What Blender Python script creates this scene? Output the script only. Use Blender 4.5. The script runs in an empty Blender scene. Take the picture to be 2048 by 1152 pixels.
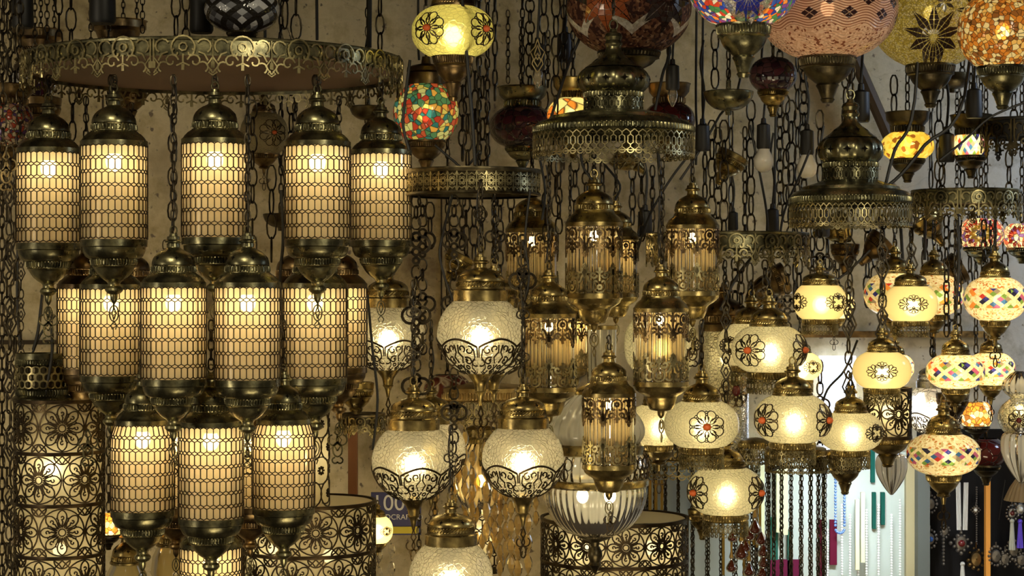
import bpy, math, random
from mathutils import Vector, Matrix
random.seed(7)
PI = math.pi
SC = bpy.context.scene
COL = SC.collection
# ------------------------------------------------------------ camera, world, lights, exposure
D0, CZ = 4.0, 1.7
ZC = 2.5      # ceiling height
cam_d = bpy.data.cameras.new('camera'); cam = bpy.data.objects.new('camera', cam_d); COL.objects.link(cam)
cam.location = (0, -D0, CZ); cam.rotation_euler = (PI/2, 0, 0)
cam_d.sensor_width = 36; cam_d.lens = 36*D0/2.048; cam_d.clip_start = .05; cam_d.clip_end = 50
SC.camera = cam
SC.view_settings.view_transform = 'Standard'; SC.view_settings.look = 'None'
SC.view_settings.gamma = 1; SC.view_settings.use_curve_mapping = False
SC.view_settings.exposure = 0.9
cy = SC.cycles
cy.use_denoising = True; cy.max_bounces = 7; cy.diffuse_bounces = 3; cy.glossy_bounces = 3
cy.transmission_bounces = 4; cy.transparent_max_bounces = 18
cy.sample_clamp_indirect = 4; cy.sample_clamp_direct = 0; cy.use_light_tree = True; cy.use_adaptive_sampling = True; cy.adaptive_threshold = .05
cy.caustics_reflective = False; cy.caustics_refractive = False
w = bpy.data.worlds.new('world'); SC.world = w; w.use_nodes = True
wb = w.node_tree.nodes['Background']; wb.inputs[0].default_value = (1, .82, .52, 1); wb.inputs[1].default_value = .07

def area(name, loc, target, sx, sy, power, col):
    l = bpy.data.lights.new(name, 'AREA'); l.shape = 'RECTANGLE'; l.size = sx; l.size_y = sy; l.energy = power; l.color = col
    o = bpy.data.objects.new(name, l); COL.objects.link(o); o.location = loc
    o.rotation_euler = (Vector(target)-Vector(loc)).to_track_quat('-Z', 'Y').to_euler()
    return o
area('added_fill_top', (-.9, -2.6, 3.4), (0, 0, 1.6), .9, .3, 15, (1, .87, .58))  # unseen fill lamp from above, added for general brightness
area('added_fill_front', (1.6, -3.6, 2.6), (.2, 0, 1.5), .35, 1.0, 16, (1, .90, .64))  # unseen upright lamp added to give the brass its highlights
area('added_fill_side', (-2.6, -2.0, 1.5), (-.2, .2, 1.5), .25, 1.2, 8, (1, .86, .62))  # unseen side strip, added for highlights on the metal
area('daylight_opening', (2.15, .2, 2.25), (1.15, 1.0, 2.1), .4, .4, 5, (.60, .76, 1))
area('added_fill_low', (.3, -1.8, .2), (0, .3, 1.2), 1.2, .3, 8, (1, .82, .50))  # unseen fill lamp added below the frame
sp = area('display_spot_light', (.78, .40, 1.44), (.84, .86, 1.08), .25, .08, .8, (.86, .95, 1)); sp.data.spread = 1.5

def S(y): return (D0+y)/4000.0
def P(px, py, y): s = S(y); return Vector(((px-1024)*s, y, CZ+(576-py)*s))

# ------------------------------------------------------------ materials
class NT:
    def __init__(s, name):
        s.m = bpy.data.materials.new(name); s.m.use_nodes = True; s.t = s.m.node_tree; s.t.nodes.clear()
        s.out = s.t.nodes.new('ShaderNodeOutputMaterial')
    def n(s, typ, ins=None, **kw):
        nd = s.t.nodes.new(typ)
        for k, v in kw.items(): setattr(nd, k, v)
        for k, v in (ins or {}).items():
            if isinstance(v, bpy.types.NodeSocket): s.t.links.new(v, nd.inputs[k])
            else: nd.inputs[k].default_value = v
        return nd
    def math(s, op, a, b=0.0, c=0.0):
        return s.n('ShaderNodeMath', {0: a, 1: b, 2: c}, operation=op).outputs[0]
    def mix(s, f, a, b):
        nd = s.n('ShaderNodeMix', {'Factor': f, 6: a, 7: b}, data_type='RGBA'); return nd.outputs[2]
    def ramp(s, f, stops, const=False):
        nd = s.n('ShaderNodeValToRGB', {'Fac': f}); r = nd.color_ramp
        if const: r.interpolation = 'CONSTANT'
        while len(r.elements) < len(stops): r.elements.new(.5)
        for e, (p, c) in zip(r.elements, stops): e.position = p; e.color = tuple(c)+(1,) if len(c) == 3 else c
        return nd.outputs[0]
    def noise(s, scale, detail=3, vec=None, rough=.5):
        ins = {'Scale': scale, 'Detail': detail, 'Roughness': rough}
        if vec: ins['Vector'] = vec
        return s.n('ShaderNodeTexNoise', ins)
    def co(s, k='Object'): return s.n('ShaderNodeTexCoord').outputs[k]
    def fin(s, sh): s.t.links.new(sh, s.out.inputs[0]); return s.m
def c4(c): return (c[0], c[1], c[2], 1)

def metal(name, base, dark, rough=.3, nscale=30):
    t = NT(name); co = t.co()
    f = t.noise(nscale, 4, co).outputs[0]
    f = t.n('ShaderNodeMapRange', {0: f, 1: .38, 2: .68}).outputs[0]
    col = t.mix(f, c4(dark), c4(base))
    rg = t.math('MULTIPLY_ADD', t.noise(nscale*2.3, 2, co).outputs[0], .25, rough-.1)
    b = t.n('ShaderNodeBump', {'Strength': .12, 'Distance': .002, 'Height': t.noise(140, 2, co).outputs[0]}).outputs[0]
    return t.fin(t.n('ShaderNodeBsdfPrincipled', {'Base Color': col, 'Metallic': .95, 'Roughness': rg, 'Normal': b}).outputs[0])
def plain(name, base, rough=.5, metallic=0, emit=None, es=0):
    t = NT(name)
    p = t.n('ShaderNodeBsdfPrincipled', {'Base Color': c4(base), 'Metallic': metallic, 'Roughness': rough})
    if rough >= .8: p.inputs['Specular IOR Level'].default_value = .08
    if emit: p.inputs['Emission Color'].default_value = c4(emit); p.inputs['Emission Strength'].default_value = es
    return t.fin(p.outputs[0])
def glow(name, col, strength):
    t = NT(name); m = t.fin(t.n('ShaderNodeEmission', {0: c4(col), 1: strength}).outputs[0])
    m.cycles.emission_sampling = 'NONE'; return m
def blend(t, parts):
    """weighted mix of closures; parts = [(weight, shader output)]"""
    acc, tot = parts[0][1], parts[0][0]
    for wgt, sh in parts[1:]:
        tot += wgt
        acc = t.n('ShaderNodeMixShader', {0: wgt/tot, 1: acc, 2: sh}).outputs[0]
    return acc
def lit(name, colfn, transl=.5, diff=.3, transp=.12, refr=0, rrough=.35, gloss=.5, bump=None, bs=.4, bd=.002, tcol=None):
    """lamp glass / cloth: translucent + diffuse + a little see-through + fresnel sheen"""
    t = NT(name); col = colfn(t) if callable(colfn) else None
    h = None
    if isinstance(col, tuple): col, h = col
    C = col if col is not None else c4(colfn)
    nrm = {}
    if bump: h = bump(t)
    if h is not None: nrm = {'Normal': t.n('ShaderNodeBump', {'Strength': bs, 'Distance': bd, 'Height': h}).outputs[0]}
    ps = []
    if transl: ps.append((transl, t.n('ShaderNodeBsdfTranslucent', {0: C, **nrm}).outputs[0]))
    if diff: ps.append((diff, t.n('ShaderNodeBsdfDiffuse', {0: C, **nrm}).outputs[0]))
    if transp: ps.append((transp, t.n('ShaderNodeBsdfTransparent', {0: c4(tcol) if tcol else C}).outputs[0]))
    if refr: ps.append((refr, t.n('ShaderNodeBsdfRefraction', {0: C, 'Roughness': rrough, 'IOR': 1.3, **nrm}).outputs[0]))
    body = blend(t, ps)
    fr = t.n('ShaderNodeFresnel', {'IOR': 1.45, **nrm}).outputs[0]
    fr = t.math('MULTIPLY', fr, gloss)
    g = t.n('ShaderNodeBsdfGlossy', {'Roughness': .12, **nrm}).outputs[0]
    return t.fin(t.n('ShaderNodeMixShader', {0: fr, 1: body, 2: g}).outputs[0])

BRASS = metal('antique_brass', (.50, .385, .15), (.15, .11, .045), .27)
DBRASS = metal('shaded_green_brass', (.30, .275, .15), (.07, .066, .04), .27)  # brass of the dimmer side; weaker light mostly put into its colour
BRONZE = metal('brown_bronze', (.30, .205, .09), (.08, .055, .03), .32)
OLD = metal('blackened_brass', (.16, .13, .07), (.045, .036, .022), .36)
CHAIN = metal('dark_chain_metal', (.10, .08, .05), (.03, .024, .018), .38)
GOLD = metal('pale_gold_metal', (.62, .48, .24), (.34, .24, .10), .30)
LACE = metal('dark_filigree', (.095, .065, .032), (.035, .024, .014), .40)
LACEB = metal('brass_filigree', (.50, .43, .22), (.17, .14, .07), .32)
SILVER = metal('silver_metal', (.60, .60, .60), (.3, .3, .32), .25)
BLACK = plain('black_rubber', (.010, .009, .008), .5)
HOLE = plain('dark_opening', (.004, .003, .002), .9)
BROWNW = plain('brown_underside', (.16, .095, .06), .6)
BULB = glow('lit_bulb', (1, .82, .48), 15)
BULBW = glow('lit_bulb_soft', (1, .86, .54), 11)
BULBOFF = plain('unlit_white_bulb', (.88, .82, .70), .25)
CLEAR = lit('clear_bulb_glass', (.95, .92, .85), 0, .06, .9, gloss=1)

def voro_edge(t, scale, w, vec=None):
    v = t.n('ShaderNodeTexVoronoi', {'Scale': scale, 'Vector': vec or t.co()}, feature='DISTANCE_TO_EDGE').outputs['Distance']
    return t.n('ShaderNodeMapRange', {0: v, 1: 0, 2: w}).outputs[0]
def crack_height(scale):
    def f(t):
        a = voro_edge(t, scale, .10); b = t.noise(scale*2.2, 2, t.co()).outputs[0]
        return t.math('ADD', a, t.math('MULTIPLY', b, .6))
    return f
def crack_col(c, scale, amt=.35, flecks=True):
    def f(t):
        e = voro_edge(t, scale, .035)
        col = t.mix(e, c4((c[0]*(1-amt), c[1]*(1-amt), c[2]*(1-amt))), c4(c))
        return col, crack_height(scale)(t)
    return f
CLOTH = lit('frosted_cream_shade', (.90, .74, .45), .50, .34, .12, gloss=.35, tcol=(.9, .75, .5))
CLOTHD = lit('drum_cream_shade', (.93, .82, .54), .50, .36, .06, gloss=.1, tcol=(.9, .8, .6))
CRACK = lit('crackle_glass', crack_col((.97, .88, .62), 120, .08), .38, .22, .26, refr=.20, rrough=.35, gloss=1.3, bs=.7, bd=.002)
CRACKO = lit('frosted_crackle_glass', crack_col((.92, .83, .52), 150, .10), .46, .26, .12, refr=.16, rrough=.5, gloss=1, bs=.7, bd=.0015)
CRACKY = lit('yellow_crackle_glass', crack_col((.93, .86, .26), 90, .2), .5, .24, .08, refr=.18, gloss=.9, bs=.5)
FROST = lit('smooth_cream_glass', (.93, .80, .42), .5, .3, .08, refr=.12, gloss=.6)
CRACKW = lit('pale_crackle_glass', crack_col((.90, .90, .92), 60), .3, .2, .34, refr=.16, gloss=1.3, bs=.8)

def rods(t):
    u = t.n('ShaderNodeSeparateXYZ', {0: t.co('UV')}).outputs[0]
    return t.math('SINE', t.math('MULTIPLY', u, 2*PI*34))
AMBER = lit('amber_rod_glass', (.98, .76, .36), .26, .08, .66, gloss=1.6, bump=rods, bs=.5, bd=.002, tcol=(.97, .86, .62))
RIBCLEAR = lit('clear_ribbed_glass', (.95, .92, .78), .48, .20, .34, gloss=1.8, tcol=(.95, .93, .86))
CRYSTAL = lit('amber_crystal', (1, .80, .38), .42, .12, .36, gloss=1.8, tcol=(.95, .78, .42))
CRYSTALC = lit('clear_crystal', (.95, .93, .88), .2, .05, .6, gloss=1.8)
REDGLASS = lit('brown_red_glass', (.20, .035, .015), .3, .3, .2, gloss=1.5)
YELGLASS = lit('yellow_glass_stem', (.85, .60, .14), .4, .2, .3, gloss=1.2)
GEM = plain('orange_stone', (.78, .15, .035), .25)
REDGEM = plain('dark_red_stone', (.12, .01, .01), .25)

def palette(t, rnd, cols):
    n = len(cols); return t.ramp(rnd, [(i/n, c) for i, c in enumerate(cols)], True)
def shards(cols, scale, grout=(.03, .02, .015), gw=.06, rand=1.0):
    def f(t):
        co = t.co()
        v = t.n('ShaderNodeTexVoronoi', {'Scale': scale, 'Vector': co, 'Randomness': rand})
        r = t.n('ShaderNodeSeparateColor', {0: v.outputs['Color']}).outputs[0]
        e = voro_edge(t, scale, gw, co)
        return t.mix(e, c4(grout), palette(t, r, cols)), e
    return f
def argyle(nu, nv, cols, bead=(.93, .80, .48), speck=(.6, .22, .06), band=(-.22, .26)):
    """big diamond net of beads; each diamond holds 2x2 coloured tiles; granular beads above and below"""
    def f(t):
        uv = t.n('ShaderNodeSeparateXYZ', {0: t.co('UV')}); u, v = uv.outputs[0], uv.outputs[1]
        un = t.math('MULTIPLY', u, nu); vn = t.math('MULTIPLY', v, nv)
        a = t.math('ADD', un, vn); b = t.math('SUBTRACT', un, vn)
        fa, fb = t.math('FRACT', a), t.math('FRACT', b)
        ins = t.math('MULTIPLY', t.math('GREATER_THAN', fa, .30), t.math('GREATER_THAN', fb, .30))
        ta = t.math('FLOOR', t.math('MULTIPLY', t.math('SUBTRACT', fa, .30), 2.857)); tb = t.math('FLOOR', t.math('MULTIPLY', t.math('SUBTRACT', fb, .30), 2.857))
        vec = t.n('ShaderNodeCombineXYZ', {0: t.math('ADD', t.math('FLOOR', a), t.math('MULTIPLY', ta, .37)),
                                           1: t.math('ADD', t.math('FLOOR', b), t.math('MULTIPLY', tb, .53)), 2: .5}).outputs[0]
        wn = t.n('ShaderNodeTexWhiteNoise', {'Vector': vec}, noise_dimensions='3D').outputs['Value']
        tiles = palette(t, wn, cols)
        vv = t.n('ShaderNodeTexVoronoi', {'Scale': 210, 'Vector': t.co()})
        r = t.n('ShaderNodeSeparateColor', {0: vv.outputs['Color']}).outputs[0]
        gran = t.ramp(r, [(0, speck), (.10, (bead[0]*.75, bead[1]*.65, bead[2]*.5)), (.3, bead), (.8, (1, .92, .66))], True)
        beads = t.ramp(r, [(0, (bead[0]*.8, bead[1]*.75, bead[2]*.6)), (.4, bead)], True)
        inb = t.math('MULTIPLY', t.math('GREATER_THAN', v, band[0]), t.math('LESS_THAN', v, band[1]))
        net = t.mix(ins, beads, tiles)
        return t.mix(inb, gran, net), t.math('MULTIPLY', vv.outputs['Distance'], 1)
    return f
MULTI = [(.04, .04, .22), (.75, .70, .5), (.55, .05, .03), (.80, .28, .05), (.18, .30, .06), (.05, .14, .30), (.32, .25, .16), (.02, .02, .05), (.45, .10, .20)]
ARG = lit('diamond_mosaic_glass', argyle(9, 2.6, MULTI), .55, .28, .06, gloss=.8, bs=.5, bd=.0015)
ARGL = lit('diamond_mosaic_glass_fine', argyle(11, 3.4, MULTI, band=(-.18, .16)), .55, .28, .06, gloss=.8, bs=.5, bd=.0015)
M_FLORAL = lit('flower_mosaic_glass', shards([(.55, .06, .03), (.80, .70, .18), (.10, .28, .14), (.9, .5, .1), (.75, .78, .35), (.04, .22, .22), (.6, .12, .05)], 88, gw=.09), .5, .32, .05, gloss=1.1, bs=.5)
M_BLUE = lit('blue_star_mosaic', shards([(.03, .05, .45), (.6, .06, .03), (.85, .30, .05), (.06, .25, .10), (.04, .10, .5), (.8, .78, .7), (.2, .06, .3)], 95, (.02, .02, .02), .05), .5, .3, .06, gloss=1)
M_AMB = lit('amber_shard_mosaic', shards([(.78, .30, .04), (.95, .62, .2), (.3, .12, .03), (.98, .85, .5), (.6, .2, .03)], 105, (.02, .012, .006), .09), .5, .25, .09, gloss=1)
def gran(cols, scale, grout=(.05, .04, .02)):
    return shards(cols, scale, grout, .12)
M_YEL = lit('yellow_granule_mosaic', gran([(.85, .68, .14), (.95, .82, .30), (.60, .45, .08), (.9, .78, .4)], 260, (.25, .18, .05)), .45, .42, .03, gloss=.8)
def pinkwaves(t):
    uv = t.n('ShaderNodeSeparateXYZ', {0: t.co('UV')}); u, v = uv.outputs[0], uv.outputs[1]
    wv = t.math('SINE', t.math('MULTIPLY', u, 2*PI*11))
    vv = t.math('ADD', v, t.math('MULTIPLY', wv, .045))
    ln = t.math('FRACT', t.math('MULTIPLY', vv, 20))
    line = t.n('ShaderNodeMapRange', {0: t.math('ABSOLUTE', t.math('SUBTRACT', ln, .5)), 1: .1, 2: .42}).outputs[0]
    waves = t.mix(line, c4((.95, .62, .44)), c4((.36, .13, .07)))
    vo = t.n('ShaderNodeTexVoronoi', {'Scale': 230, 'Vector': t.co()})
    r = t.n('ShaderNodeSeparateColor', {0: vo.outputs['Color']}).outputs[0]
    sp = t.ramp(r, [(0, (.30, .10, .05)), (.14, (.80, .48, .32)), (.6, (.92, .62, .44))], True)
    up = t.math('GREATER_THAN', vv, -.50)
    # rows of dark diamonds inside the waves
    a = t.math('ADD', t.math('MULTIPLY', u, 11), t.math('MULTIPLY', v, 1.9)); b = t.math('SUBTRACT', t.math('MULTIPLY', u, 11), t.math('MULTIPLY', v, 1.9))
    fa, fb = t.math('FRACT', a), t.math('FRACT', b)
    ins = t.math('MULTIPLY', t.math('GREATER_THAN', fa, .55), t.math('GREATER_THAN', fb, .55))
    ed = t.math('ADD', t.math('LESS_THAN', t.math('ABSOLUTE', t.math('SUBTRACT', fa, .775)), .02), t.math('LESS_THAN', t.math('ABSOLUTE', t.math('SUBTRACT', fb, .775)), .02))
    dia = t.mix(ed, c4((.035, .012, .014)), c4((.5, .3, .2)))
    ins = t.math('MULTIPLY', ins, t.math('GREATER_THAN', v, -.42))
    c = t.mix(ins, waves, dia)
    return t.mix(up, sp, c), t.math('ADD', vo.outputs['Distance'], t.math('MULTIPLY', line, -1.0))
M_PINK = lit('pink_wave_mosaic', pinkwaves, .38, .5, .03, gloss=.9, bs=.5)
def darkwaves(t):
    uv = t.n('ShaderNodeSeparateXYZ', {0: t.co('UV')}); u, v = uv.outputs[0], uv.outputs[1]
    wv = t.math('ABSOLUTE', t.math('SUBTRACT', t.math('FRACT', t.math('MULTIPLY', u, 6)), .5))
    vv = t.math('ADD', v, t.math('MULTIPLY', wv, .9))
    vo = t.n('ShaderNodeTexVoronoi', {'Scale': 170, 'Vector': t.co()})
    r = t.n('ShaderNodeSeparateColor', {0: vo.outputs['Color']}).outputs[0]
    white = t.ramp(r, [(0, (.95, .90, .78)), (.5, (.70, .64, .52))], True)
    brown = t.ramp(r, [(0, (.22, .10, .06)), (.5, (.07, .03, .025)), (.85, (.45, .26, .15))], True)
    m = t.math('MULTIPLY', t.math('GREATER_THAN', vv, -.20), t.math('LESS_THAN', vv, -.02))
    c = t.mix(m, brown, white)
    return c, vo.outputs['Distance']
M_DARK = lit('dark_wave_mosaic', darkwaves, .15, .8, .0, gloss=.3, bs=.5)
M_PURP = lit('purple_mosaic', shards([(.05, .015, .03), (.09, .02, .04), (.03, .015, .03), (.12, .05, .06)], 60, (.01, .006, .006), .05), .1, .8, 0, gloss=1.6)
M_RED = lit('dark_red_mosaic', shards([(.07, .008, .008), (.11, .012, .010), (.05, .008, .008)], 46, (.02, .008, .006), .05), .25, .7, 0, gloss=1.5)
def redpale(t):
    e = voro_edge(t, 45, .10); return t.mix(e, c4((.65, .55, .40)), c4((.16, .035, .02))), e
M_REDP = lit('red_crackle_mosaic', redpale, .2, .7, 0, gloss=1.2)
M_MIRR = lit('black_mirror_mosaic', argyle(7, 2.4, [(.6, .62, .66), (.10, .10, .11), (.3, .31, .34), (.85, .86, .9)], bead=(.03, .028, .026), speck=(.1, .09, .08), band=(-.6, .6)), 0, 1, 0, gloss=2)
def rings_y(t):
    u = t.n('ShaderNodeVectorMath', {0: t.co()}, operation='LENGTH').outputs['Value']
    r = t.n('ShaderNodeTexVoronoi', {'Scale': 120, 'Vector': t.co()})
    k = t.n('ShaderNodeSeparateColor', {0: r.outputs['Color']}).outputs[0]
    return t.ramp(k, [(0, (.35, .12, .02)), (.12, (.9, .62, .08)), (.5, (.98, .78, .16))], True), r.outputs['Distance']
M_SUN = lit('sun_yellow_mosaic', rings_y, .5, .3, .05, gloss=.8)
M_RSTAR = lit('red_speckle_mosaic', gran([(.9, .72, .45), (.7, .12, .06), (.95, .80, .5), (.8, .45, .3), (.2, .1, .3)], 130), .5, .4, .04, gloss=.9)
M_ORF = lit('orange_flower_mosaic', shards([(.9, .32, .05), (.95, .75, .25), (.9, .85, .4), (.85, .25, .04)], 42, (.05, .02, .01), .07), .5, .3, .05)
TILE_D = plain('dark_tile', (.035, .02, .018), .12)
TILE_B = lit('blue_tile', (.04, .06, .55), .5, .4, 0, gloss=1)
TILE_W = lit('white_bead_ground', gran([(.95, .93, .85), (.8, .78, .7), (.98, .96, .9)], 170, (.3, .28, .25)), .6, .3, .05)
TILE_R = lit('red_tile', (.65, .03, .02), .5, .4, 0, gloss=1)
TILE_O = lit('orange_tile', (.95, .42, .04), .5, .4, 0, gloss=1)
TILE_Y = lit('yellow_tile', (.98, .74, .10), .5, .4, 0, gloss=1)
TILE_N = lit('navy_tile', (.05, .12, .24), .3, .6, 0, gloss=1)
TILE_OR = lit('orange_brown_tile', (.55, .14, .04), .2, .7, 0, gloss=1.4)

# ------------------------------------------------------------ mesh builder (px units at y = 0; 1 px = 1 mm)
class MB:
    def __init__(s): s.v = []; s.f = []; s.uv = []; s.mi = []
    def face(s, idx, uvs=None, mi=0):
        s.f.append(idx); s.uv.append(uvs or [(0, 0)]*len(idx)); s.mi.append(mi)
    def lathe(s, prof, n=40, rib=None, mi=0, cap0=False, cap1=False):
        """prof: (r, z) list; rib = (count, depth) radial ribbing"""
        b = len(s.v)
        for (r, z) in prof:
            for k in range(n):
                a = 2*PI*k/n; rr = r
                if rib: rr = r*(1-rib[1]*(.5-.5*math.cos(a*rib[0])))
                s.v.append((rr*math.sin(a), -rr*math.cos(a), z))
        for i in range(len(prof)-1):
            for k in range(n):
                k2 = (k+1) % n
                z0, z1 = prof[i][1]/100, prof[i+1][1]/100
                s.face((b+i*n+k, b+i*n+k2, b+(i+1)*n+k2, b+(i+1)*n+k), [(k/n, z0), ((k+1)/n, z0), ((k+1)/n, z1), (k/n, z1)], mi)
        if cap0: s.face(tuple(b+k for k in range(n)), None, mi)
        if cap1: s.face(tuple(b+(len(prof)-1)*n+k for k in range(n))[::-1], None, mi)
        return s
    def flute(s, r0, z0, r1, z1, count, depth=2.2, twist=0):
        depth *= 1.5
        b = len(s.v); n = count*4; rows = [(0, 0), (.15, 1), (.85, 1), (1, 0)]
        for (t, dd) in rows:
            r = r0+(r1-r0)*t; z = z0+(z1-z0)*t
            for k in range(n):
                a = 2*PI*(k+twist*t*4)/n; rr = r + (depth if (k % 4) < 2 else -depth*.4)*dd
                s.v.append((rr*math.sin(a), -rr*math.cos(a), z))
        for i in range(3):
            for k in range(n):
                k2 = (k+1) % n; s.face((b+i*n+k, b+i*n+k2, b+(i+1)*n+k2, b+(i+1)*n+k))
        return s
    def box(s, c, d, mi=0, rot=None):
        b = len(s.v); R = rot or Matrix.Identity(3)
        for i in range(8):
            p = R @ Vector(((i & 1)-.5, ((i >> 1) & 1)-.5, ((i >> 2) & 1)-.5)) if False else R @ Vector((((i & 1)-.5)*d[0], (((i >> 1) & 1)-.5)*d[1], (((i >> 2) & 1)-.5)*d[2]))
            s.v.append((p.x+c[0], p.y+c[1], p.z+c[2]))
        for q in ((0, 2, 3, 1), (4, 5, 7, 6), (0, 1, 5, 4), (2, 6, 7, 3), (0, 4, 6, 2), (1, 3, 7, 5)):
            s.face(tuple(b+i for i in q), [(0, 0), (1, 0), (1, 1), (0, 1)], mi)
        return s
    def tube(s, pts, r, n=6, closed=False, mi=0, rs=None):
        b = len(s.v); pts = [Vector(p) for p in pts]; m = len(pts)
        up = Vector((0, 0, 1)); prev = None
        for i, p in enumerate(pts):
            if closed: d = pts[(i+1) % m]-pts[i-1]
            else: d = pts[min(i+1, m-1)]-pts[max(i-1, 0)]
            if d.length < 1e-9: d = Vector((0, 0, 1))
            d.normalize()
            if prev is None:
                x = d.cross(Vector((0, 1, 0)) if abs(d.y) < .9 else Vector((1, 0, 0))).normalized()
            else: x = (prev-d*prev.dot(d)).normalized()
            prev = x; y = d.cross(x); rr = rs[i] if rs else r
            for k in range(n):
                a = 2*PI*k/n; q = p+x*(rr*math.cos(a))+y*(rr*math.sin(a)); s.v.append((q.x, q.y, q.z))
        for i in range(m if closed else m-1):
            j = (i+1) % m
            for k in range(n):
                k2 = (k+1) % n; s.face((b+i*n+k, b+i*n+k2, b+j*n+k2, b+j*n+k), None, mi)
        if not closed:
            s.face(tuple(b+k for k in range(n))[::-1], None, mi); s.face(tuple(b+(m-1)*n+k for k in range(n)), None, mi)
        return s
    def ball(s, c, r, n=10, m=6, mi=0, sq=(1, 1, 1)):
        b = len(s.v)
        for i in range(m+1):
            ph = PI*i/m
            for k in range(n):
                a = 2*PI*k/n
                s.v.append((c[0]+sq[0]*r*math.sin(ph)*math.cos(a), c[1]+sq[1]*r*math.sin(ph)*math.sin(a), c[2]+sq[2]*r*math.cos(ph)))
        for i in range(m):
            for k in range(n):
                k2 = (k+1) % n; s.face((b+i*n+k, b+(i+1)*n+k, b+(i+1)*n+k2, b+i*n+k2), None, mi)
        return s
    def ribbons(s, polys, mp, wd=2.5, th=1.6, mi=0):
        """flat cut-metal strips following 2-D lines laid on a surface mp(u, v, height)"""
        for poly in polys:
            wv = wd
            if isinstance(poly, tuple): wv, poly = poly
            m = len(poly); b = len(s.v)
            closed = m > 3 and abs(poly[0][0]-poly[-1][0]) < 1e-6 and abs(poly[0][1]-poly[-1][1]) < 1e-6
            for i, (u, v) in enumerate(poly):
                if closed: a_ = poly[i-1 if i > 0 else -2]; c_ = poly[i+1 if i < m-1 else 1]
                else: a_ = poly[max(i-1, 0)]; c_ = poly[min(i+1, m-1)]
                dx, dy = c_[0]-a_[0], c_[1]-a_[1]; L = math.hypot(dx, dy) or 1
                nx, ny = -dy/L*wv/2, dx/L*wv/2
                s.v += [tuple(mp(u+nx, v+ny, 0)), tuple(mp(u+nx*.8, v+ny*.8, th)), tuple(mp(u-nx*.8, v-ny*.8, th)), tuple(mp(u-nx, v-ny, 0))]
            for i in range(m-1):
                o = b+4*i
                s.face((o, o+4, o+5, o+1), None, mi); s.face((o+1, o+5, o+6, o+2), None, mi)
                s.face((o+2, o+6, o+7, o+3), None, mi); s.face((o+3, o+7, o+4, o), None, mi)
        return s
    def patches(s, polys, mp, th=.8, mi=0):
        """small raised tiles"""
        for poly in polys:
            b = len(s.v); m = len(poly)
            for (u, v) in poly: s.v.append(tuple(mp(u, v, 0)))
            for (u, v) in poly: s.v.append(tuple(mp(u, v, th)))
            s.face(tuple(range(b+m, b+2*m)), None, mi)
            for i in range(m):
                j = (i+1) % m; s.face((b+i, b+j, b+m+j, b+m+i), None, mi)
        return s
    def mesh(s, name, mats, smooth=True, ang=38, unit=.001):
        me = bpy.data.meshes.new(name)
        me.from_pydata([(x*unit, y*unit, z*unit) for x, y, z in s.v], [], s.f)
        uvl = me.uv_layers.new(name='UVMap'); flat = []
        for q in s.uv:
            for a in q: flat += [a[0], a[1]]
        uvl.data.foreach_set('uv', flat)
        if not isinstance(mats, (list, tuple)): mats = [mats]
        for m in mats: me.materials.append(m)
        me.polygons.foreach_set('material_index', s.mi)
        if smooth:
            me.polygons.foreach_set('use_smooth', [True]*len(s.f)); me.set_sharp_from_angle(angle=math.radians(ang))
        me.update(); return me

def cr(pts, n=5):
    """Catmull-Rom smoothing of a profile or path"""
    out = []; P_ = [pts[0]]+list(pts)+[pts[-1]]
    for i in range(1, len(P_)-2):
        for k in range(n):
            t = k/n; q = []
            for d in range(len(pts[0])):
                a, b, c, e = P_[i-1][d], P_[i][d], P_[i+1][d], P_[i+2][d]
                q.append(.5*((2*b)+(-a+c)*t+(2*a-5*b+4*c-e)*t*t+(-a+3*b-3*c+e)*t**3))
            out.append(tuple(q))
    out.append(tuple(pts[-1])); return out
def prof_r(prof, z):
    for i in range(len(prof)-1):
        (r0, z0), (r1, z1) = prof[i], prof[i+1]
        if (z0-z)*(z1-z) <= 0 and z0 != z1: return r0+(r1-r0)*(z-z0)/(z1-z0)
    return prof[-1][0] if abs(z-prof[-1][1]) < abs(z-prof[0][1]) else prof[0][0]
def revmap(rf, R0, th0=0):
    """map (u, v) onto a body of revolution: u along the girth measured at radius R0, v = height"""
    def m(u, v, h):
        a = th0+u/R0; r = rf(v)+h; return (r*math.sin(a), -r*math.cos(a), v)
    return m
def cylmap(R, th0=0): return revmap(lambda v: R, R, th0)
def sphmap(R, z0=0, sq=1):
    def m(u, v, h):
        la = v/R; a = u/R; r = (R+h)*math.cos(la); return (r*math.sin(a), -r*math.cos(a), z0+sq*(R+h)*math.sin(la))
    return m
def flatmap(u, v, h): return (u, -h, v)
def arc(cx, cy, r, a0, a1, n=8, ry=None):
    ry = ry or r
    return [(cx+r*math.cos(math.radians(a0+(a1-a0)*i/n)), cy+ry*math.sin(math.radians(a0+(a1-a0)*i/n))) for i in range(n+1)]
def ring(cx, cy, r, n=10, ry=None): p = arc(cx, cy, r, 0, 360, n, ry); p[-1] = p[0]; return p
def spiral(cx, cy, r0, r1, a0, a1, n=10):
    o = []
    for i in range(n+1):
        t = i/n; r = r0+(r1-r0)*t; a = math.radians(a0+(a1-a0)*t); o.append((cx+r*math.cos(a), cy+r*math.sin(a)))
    return o
def mirx(ps): return ps+[[(-x, y) for x, y in p] for p in ps]
def mv(ps, dx, dy, sx=1, sy=None, rot=0):
    sy = sx if sy is None else sy; c, s_ = math.cos(rot), math.sin(rot)
    return [[(dx+(x*sx)*c-(y*sy)*s_, dy+(x*sx)*s_+(y*sy)*c) for x, y in p] for p in ps]

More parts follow.
